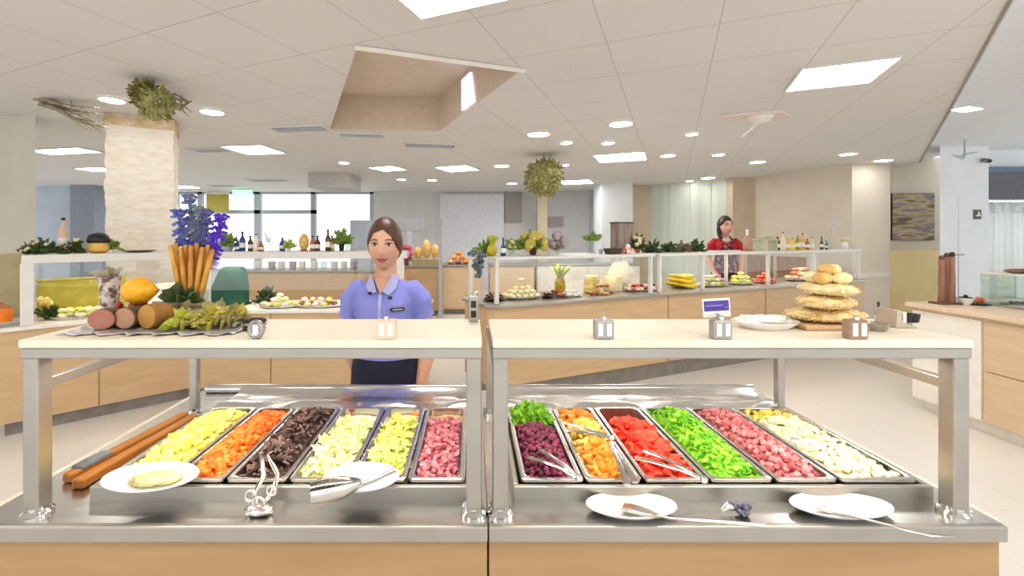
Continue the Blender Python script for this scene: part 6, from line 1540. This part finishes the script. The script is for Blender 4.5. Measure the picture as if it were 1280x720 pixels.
    for (sh_, el, *_), (u, r_) in zip(arms, sleeve):
        sh_, el = Vector(sh_), Vector(el); d = (el - sh_).normalized(); e = sh_.lerp(el, u)
        a = d.cross(Vector((0, 1, 0))).normalized(); c = d.cross(a)
        mb = MB(); mb.rings([[e + d * z + a * (rr * math.cos(q)) + c * (rr * math.sin(q)) for q in [2 * PI * k / 22 for k in range(22)]] for z, rr in ((-.016, r_ * .98), (-.016, r_ * 1.04), (.004, r_ * 1.06), (.004, r_ * .9))], (False, False)); obj('cuff', mb, top, bl, smooth=False, auto=40)
    mb = MB(); mb.rings([ell(z, a, b, 0, y) for z, a, b, y in ((.46, .165, .125, .01), (.55, .165, .125, .01), (.72, .162, .122, .01), (.80, .160, .119, .01), (.93, .152, .114, .008), (.975, .142, .107, .008))])
    obj('skirt', mb, skirt, t, smooth=False, auto=40)
    for s in (-1, 1):
        mb = MB(); mb.blob((s * .08, -.042, .032), (.040, .112, .031), 0, 1, 18); obj('shoe', mb, M['dark'], t, smooth=True)
    return t, bl, HM
skin1 = mat('warm_skin', '#e2b195', '#d8a488', rough=.5, sss=.12, scale=6)
hair1 = mat('dark_brown_hair', '#3c2419', '#5a3826', rough=.4, scale=20, stretch=(8, 8, 1))
blue = mat('periwinkle_cotton', '#8f92dd', '#8489d4', rough=.75, scale=14)
navy = mat('navy_cloth', '#15142e', '#1b1a38', rough=.8, scale=20)
def mask1(d):
    # side parted, swept over the brow and tied back
    line = .60 - .55 * (d.x - .05) if d.x > .05 else .60 + .25 * (d.x - .05)
    line -= .95 * max(0, abs(d.x) - .52)
    front = sm(line - .05, line + .06, d.z)
    side = sm(-.22, .02, d.y) * sm(-.55, -.30, d.z + .5 * max(0, d.y))
    return max(front, side)
arms1 = [((-.138, .0, 1.256), (-.196, .040, 1.04), (-.155, .10, .85), (.1, .05, -1), (1, -.1, 0), (0, -1, 0), .35),
         ((.138, .0, 1.256), (.192, .03, 1.045), (.160, -.035, .84), (-.05, -.1, -1), (-1, 0, .05), (0, -1, 0), .30)]
p1, bl1, HM1 = person('woman in a periwinkle blue blouse and navy skirt, standing behind the left salad counter', (xat(482, 2.02), 2.02, 0), R(-4), 1.0, skin1, hair1, blue, navy, arms1, [(.50, .047), (.50, .047)], 1.0, R(5), mask1)
# collar, placket, name tag
collar = mat('pale_blue_collar', '#b9bce8', '#adb0e0', rough=.7)
for s in (-1, 1):
    mb = MB()
    v = [(s * .012, -.100, 1.268), (s * .046, -.052, 1.335), (s * .066, -.022, 1.326), (s * .066, -.070, 1.282), (s * .040, -.098, 1.252)]
    mb.add(v + [(x, y - .005, z + .003) for x, y, z in v], [(0, 1, 2, 3, 4), (9, 8, 7, 6, 5), (0, 5, 6, 1), (1, 6, 7, 2), (2, 7, 8, 3), (3, 8, 9, 4), (4, 9, 5, 0)])
    c = obj('collar', mb, collar, bl1, auto=40)
    mb = MB(); mb.blob((s * .040 if s < 0 else s * .046, -.103, 1.262 if s < 0 else 1.244), (.010, .004, .007), 0, 1, 12); o = obj('collar_pin', mb, M['dark'], bl1, smooth=True)
mb = MB()
v = [(-.040, -.050, 1.322), (.042, -.050, 1.322), (.004, -.104, 1.258)]
mb.add(v + [(x, y + .006, z) for x, y, z in v], [(0, 1, 2), (5, 4, 3), (0, 3, 4, 1), (1, 4, 5, 2), (2, 5, 3, 0)]); obj('neck_opening', mb, skin1, bl1)
mb = MB(); mb.tube([(.005, -.104, 1.256), (.005, -.122, 1.20), (.005, -.124, 1.15), (.005, -.115, 1.10), (.005, -.106, 1.05)], .007, 8, flat=.3); obj('placket', mb, collar, bl1)
tg = MB(); tg.box(-.030, .030, -.003, .003, -.007, .007, Matrix.Translation((.079, -.108, 1.196)) @ Matrix.Rotation(R(32), 4, 'Z')); tg = obj('name_tag', tg, M['dark'], bl1, bevel=.001)
mb = MB(); mb.box(-.022, .022, -.0036, -.003, -.0015, .0015, Matrix.Translation((.079, -.108, 1.196)) @ Matrix.Rotation(R(32), 4, 'Z')); obj('tag_line', mb, M['paper'], tg)

skin2 = mat('rosy_skin', '#e6b49e', '#d89c88', rough=.5, sss=.12, scale=6)
hair2 = mat('black_brown_hair', '#241815', '#3a2820', rough=.4, scale=20, stretch=(8, 8, 1))
def mask2(d):
    line = .52 - .9 * max(0, abs(d.x) - .40)
    front = sm(line - .05, line + .06, d.z)
    side = sm(-.30, -.06, d.y) * sm(-.80, -.5, d.z + .3 * max(0, d.y))
    return max(front, side)
arms2 = [((-.138, .0, 1.256), (-.190, .02, 1.05), (-.150, -.115, .875), (.05, -1, -.35), (0, -.25, -1), (1, 0, 0), .25),
         ((.138, .0, 1.256), (.190, .02, 1.05), (.150, -.115, .875), (-.05, -1, -.35), (0, -.25, -1), (-1, 0, 0), .25)]
red = mat('red_cotton', '#c4202a', '#a81a24', rough=.7, scale=10)
q2 = son(906, .96, 0)
p2, bl2, HM2 = person('woman in a red blouse and dark flowered apron behind the long station, beside the bananas', (q2.x, q2.y, 0), math.atan2(-q2.x, q2.y) * .5 , 1.13, skin2, hair2, red, mat('dark_skirt', '#2b2224', '#382c2e', rough=.8), arms2, [(.55, .050), (.55, .050)], 1.10, R(18), mask2, True, nod=R(-4))
ap = mat('flowered_apron', '#2b1c1e', '#c8707a', rough=.8, scale=30, contrast=(.50, .66))
mb = MB()
rs = []
for z, a, b, y in ((.62, .168, .128, .01), (.80, .166, .126, .01), (.95, .155, .116, .008), (1.05, .134, .106, .0), (1.14, .128, .120, -.008), (1.235, .085, .114, -.008)):
    rs.append([(a * math.sin(u), y - b * math.cos(u) - .004, z) for u in [R(-72 + 144 * k / 16) for k in range(17)]] + [(a * .96 * math.sin(u), y - b * .96 * math.cos(u), z) for u in [R(72 - 144 * k / 16) for k in range(17)]])
mb.rings(rs); obj('apron', mb, ap, p2, auto=50)
for s in (-1, 1):
    mb = MB(); mb.tube([(s * .06, -.112, 1.23), (s * .065, -.092, 1.285), (s * .05, -.03, 1.335), (s * .03, .05, 1.335)], .010, 8, flat=.4); obj('apron_strap', mb, ap, p2)
mb = MB(); mb.blob((.0, -.085, 1.285), (.05, .022, .032), .45, 4, 18, 3); obj('neckerchief', mb, mat('pink_white_scarf', '#f0d8cc', '#d88478', rough=.7, scale=50, contrast=(.45, .6)), p2, smooth=True)
# ================================================================== light, camera, view
wd = bpy.data.worlds.new('world'); SC.world = wd; wd.use_nodes = True
bg = wd.node_tree.nodes['Background']; bg.inputs[0].default_value = (.97, .985, 1.0, 1); bg.inputs[1].default_value = 1.25
cam = bpy.data.cameras.new('camera'); co = bpy.data.objects.new('camera', cam); COL.objects.link(co)
cam.sensor_width = 36; cam.lens = F / 1280 * 36; cam.shift_x = (640 - CX) / 1280; cam.shift_y = -(360 - CY) / 1280
cam.clip_start = .02; cam.clip_end = 100
co.location = (0, 0, EYE); co.rotation_euler = (PI / 2, 0, 0)
SC.camera = co
vs = SC.view_settings; vs.view_transform = 'Standard'; vs.look = 'None'; vs.gamma = 1; vs.use_curve_mapping = False; vs.exposure = 0.38
SC.cycles.use_denoising = True
SC.cycles.max_bounces = 8; SC.cycles.transparent_max_bounces = 16; SC.cycles.sample_clamp_indirect = 6; SC.cycles.caustics_reflective = False; SC.cycles.caustics_refractive = False
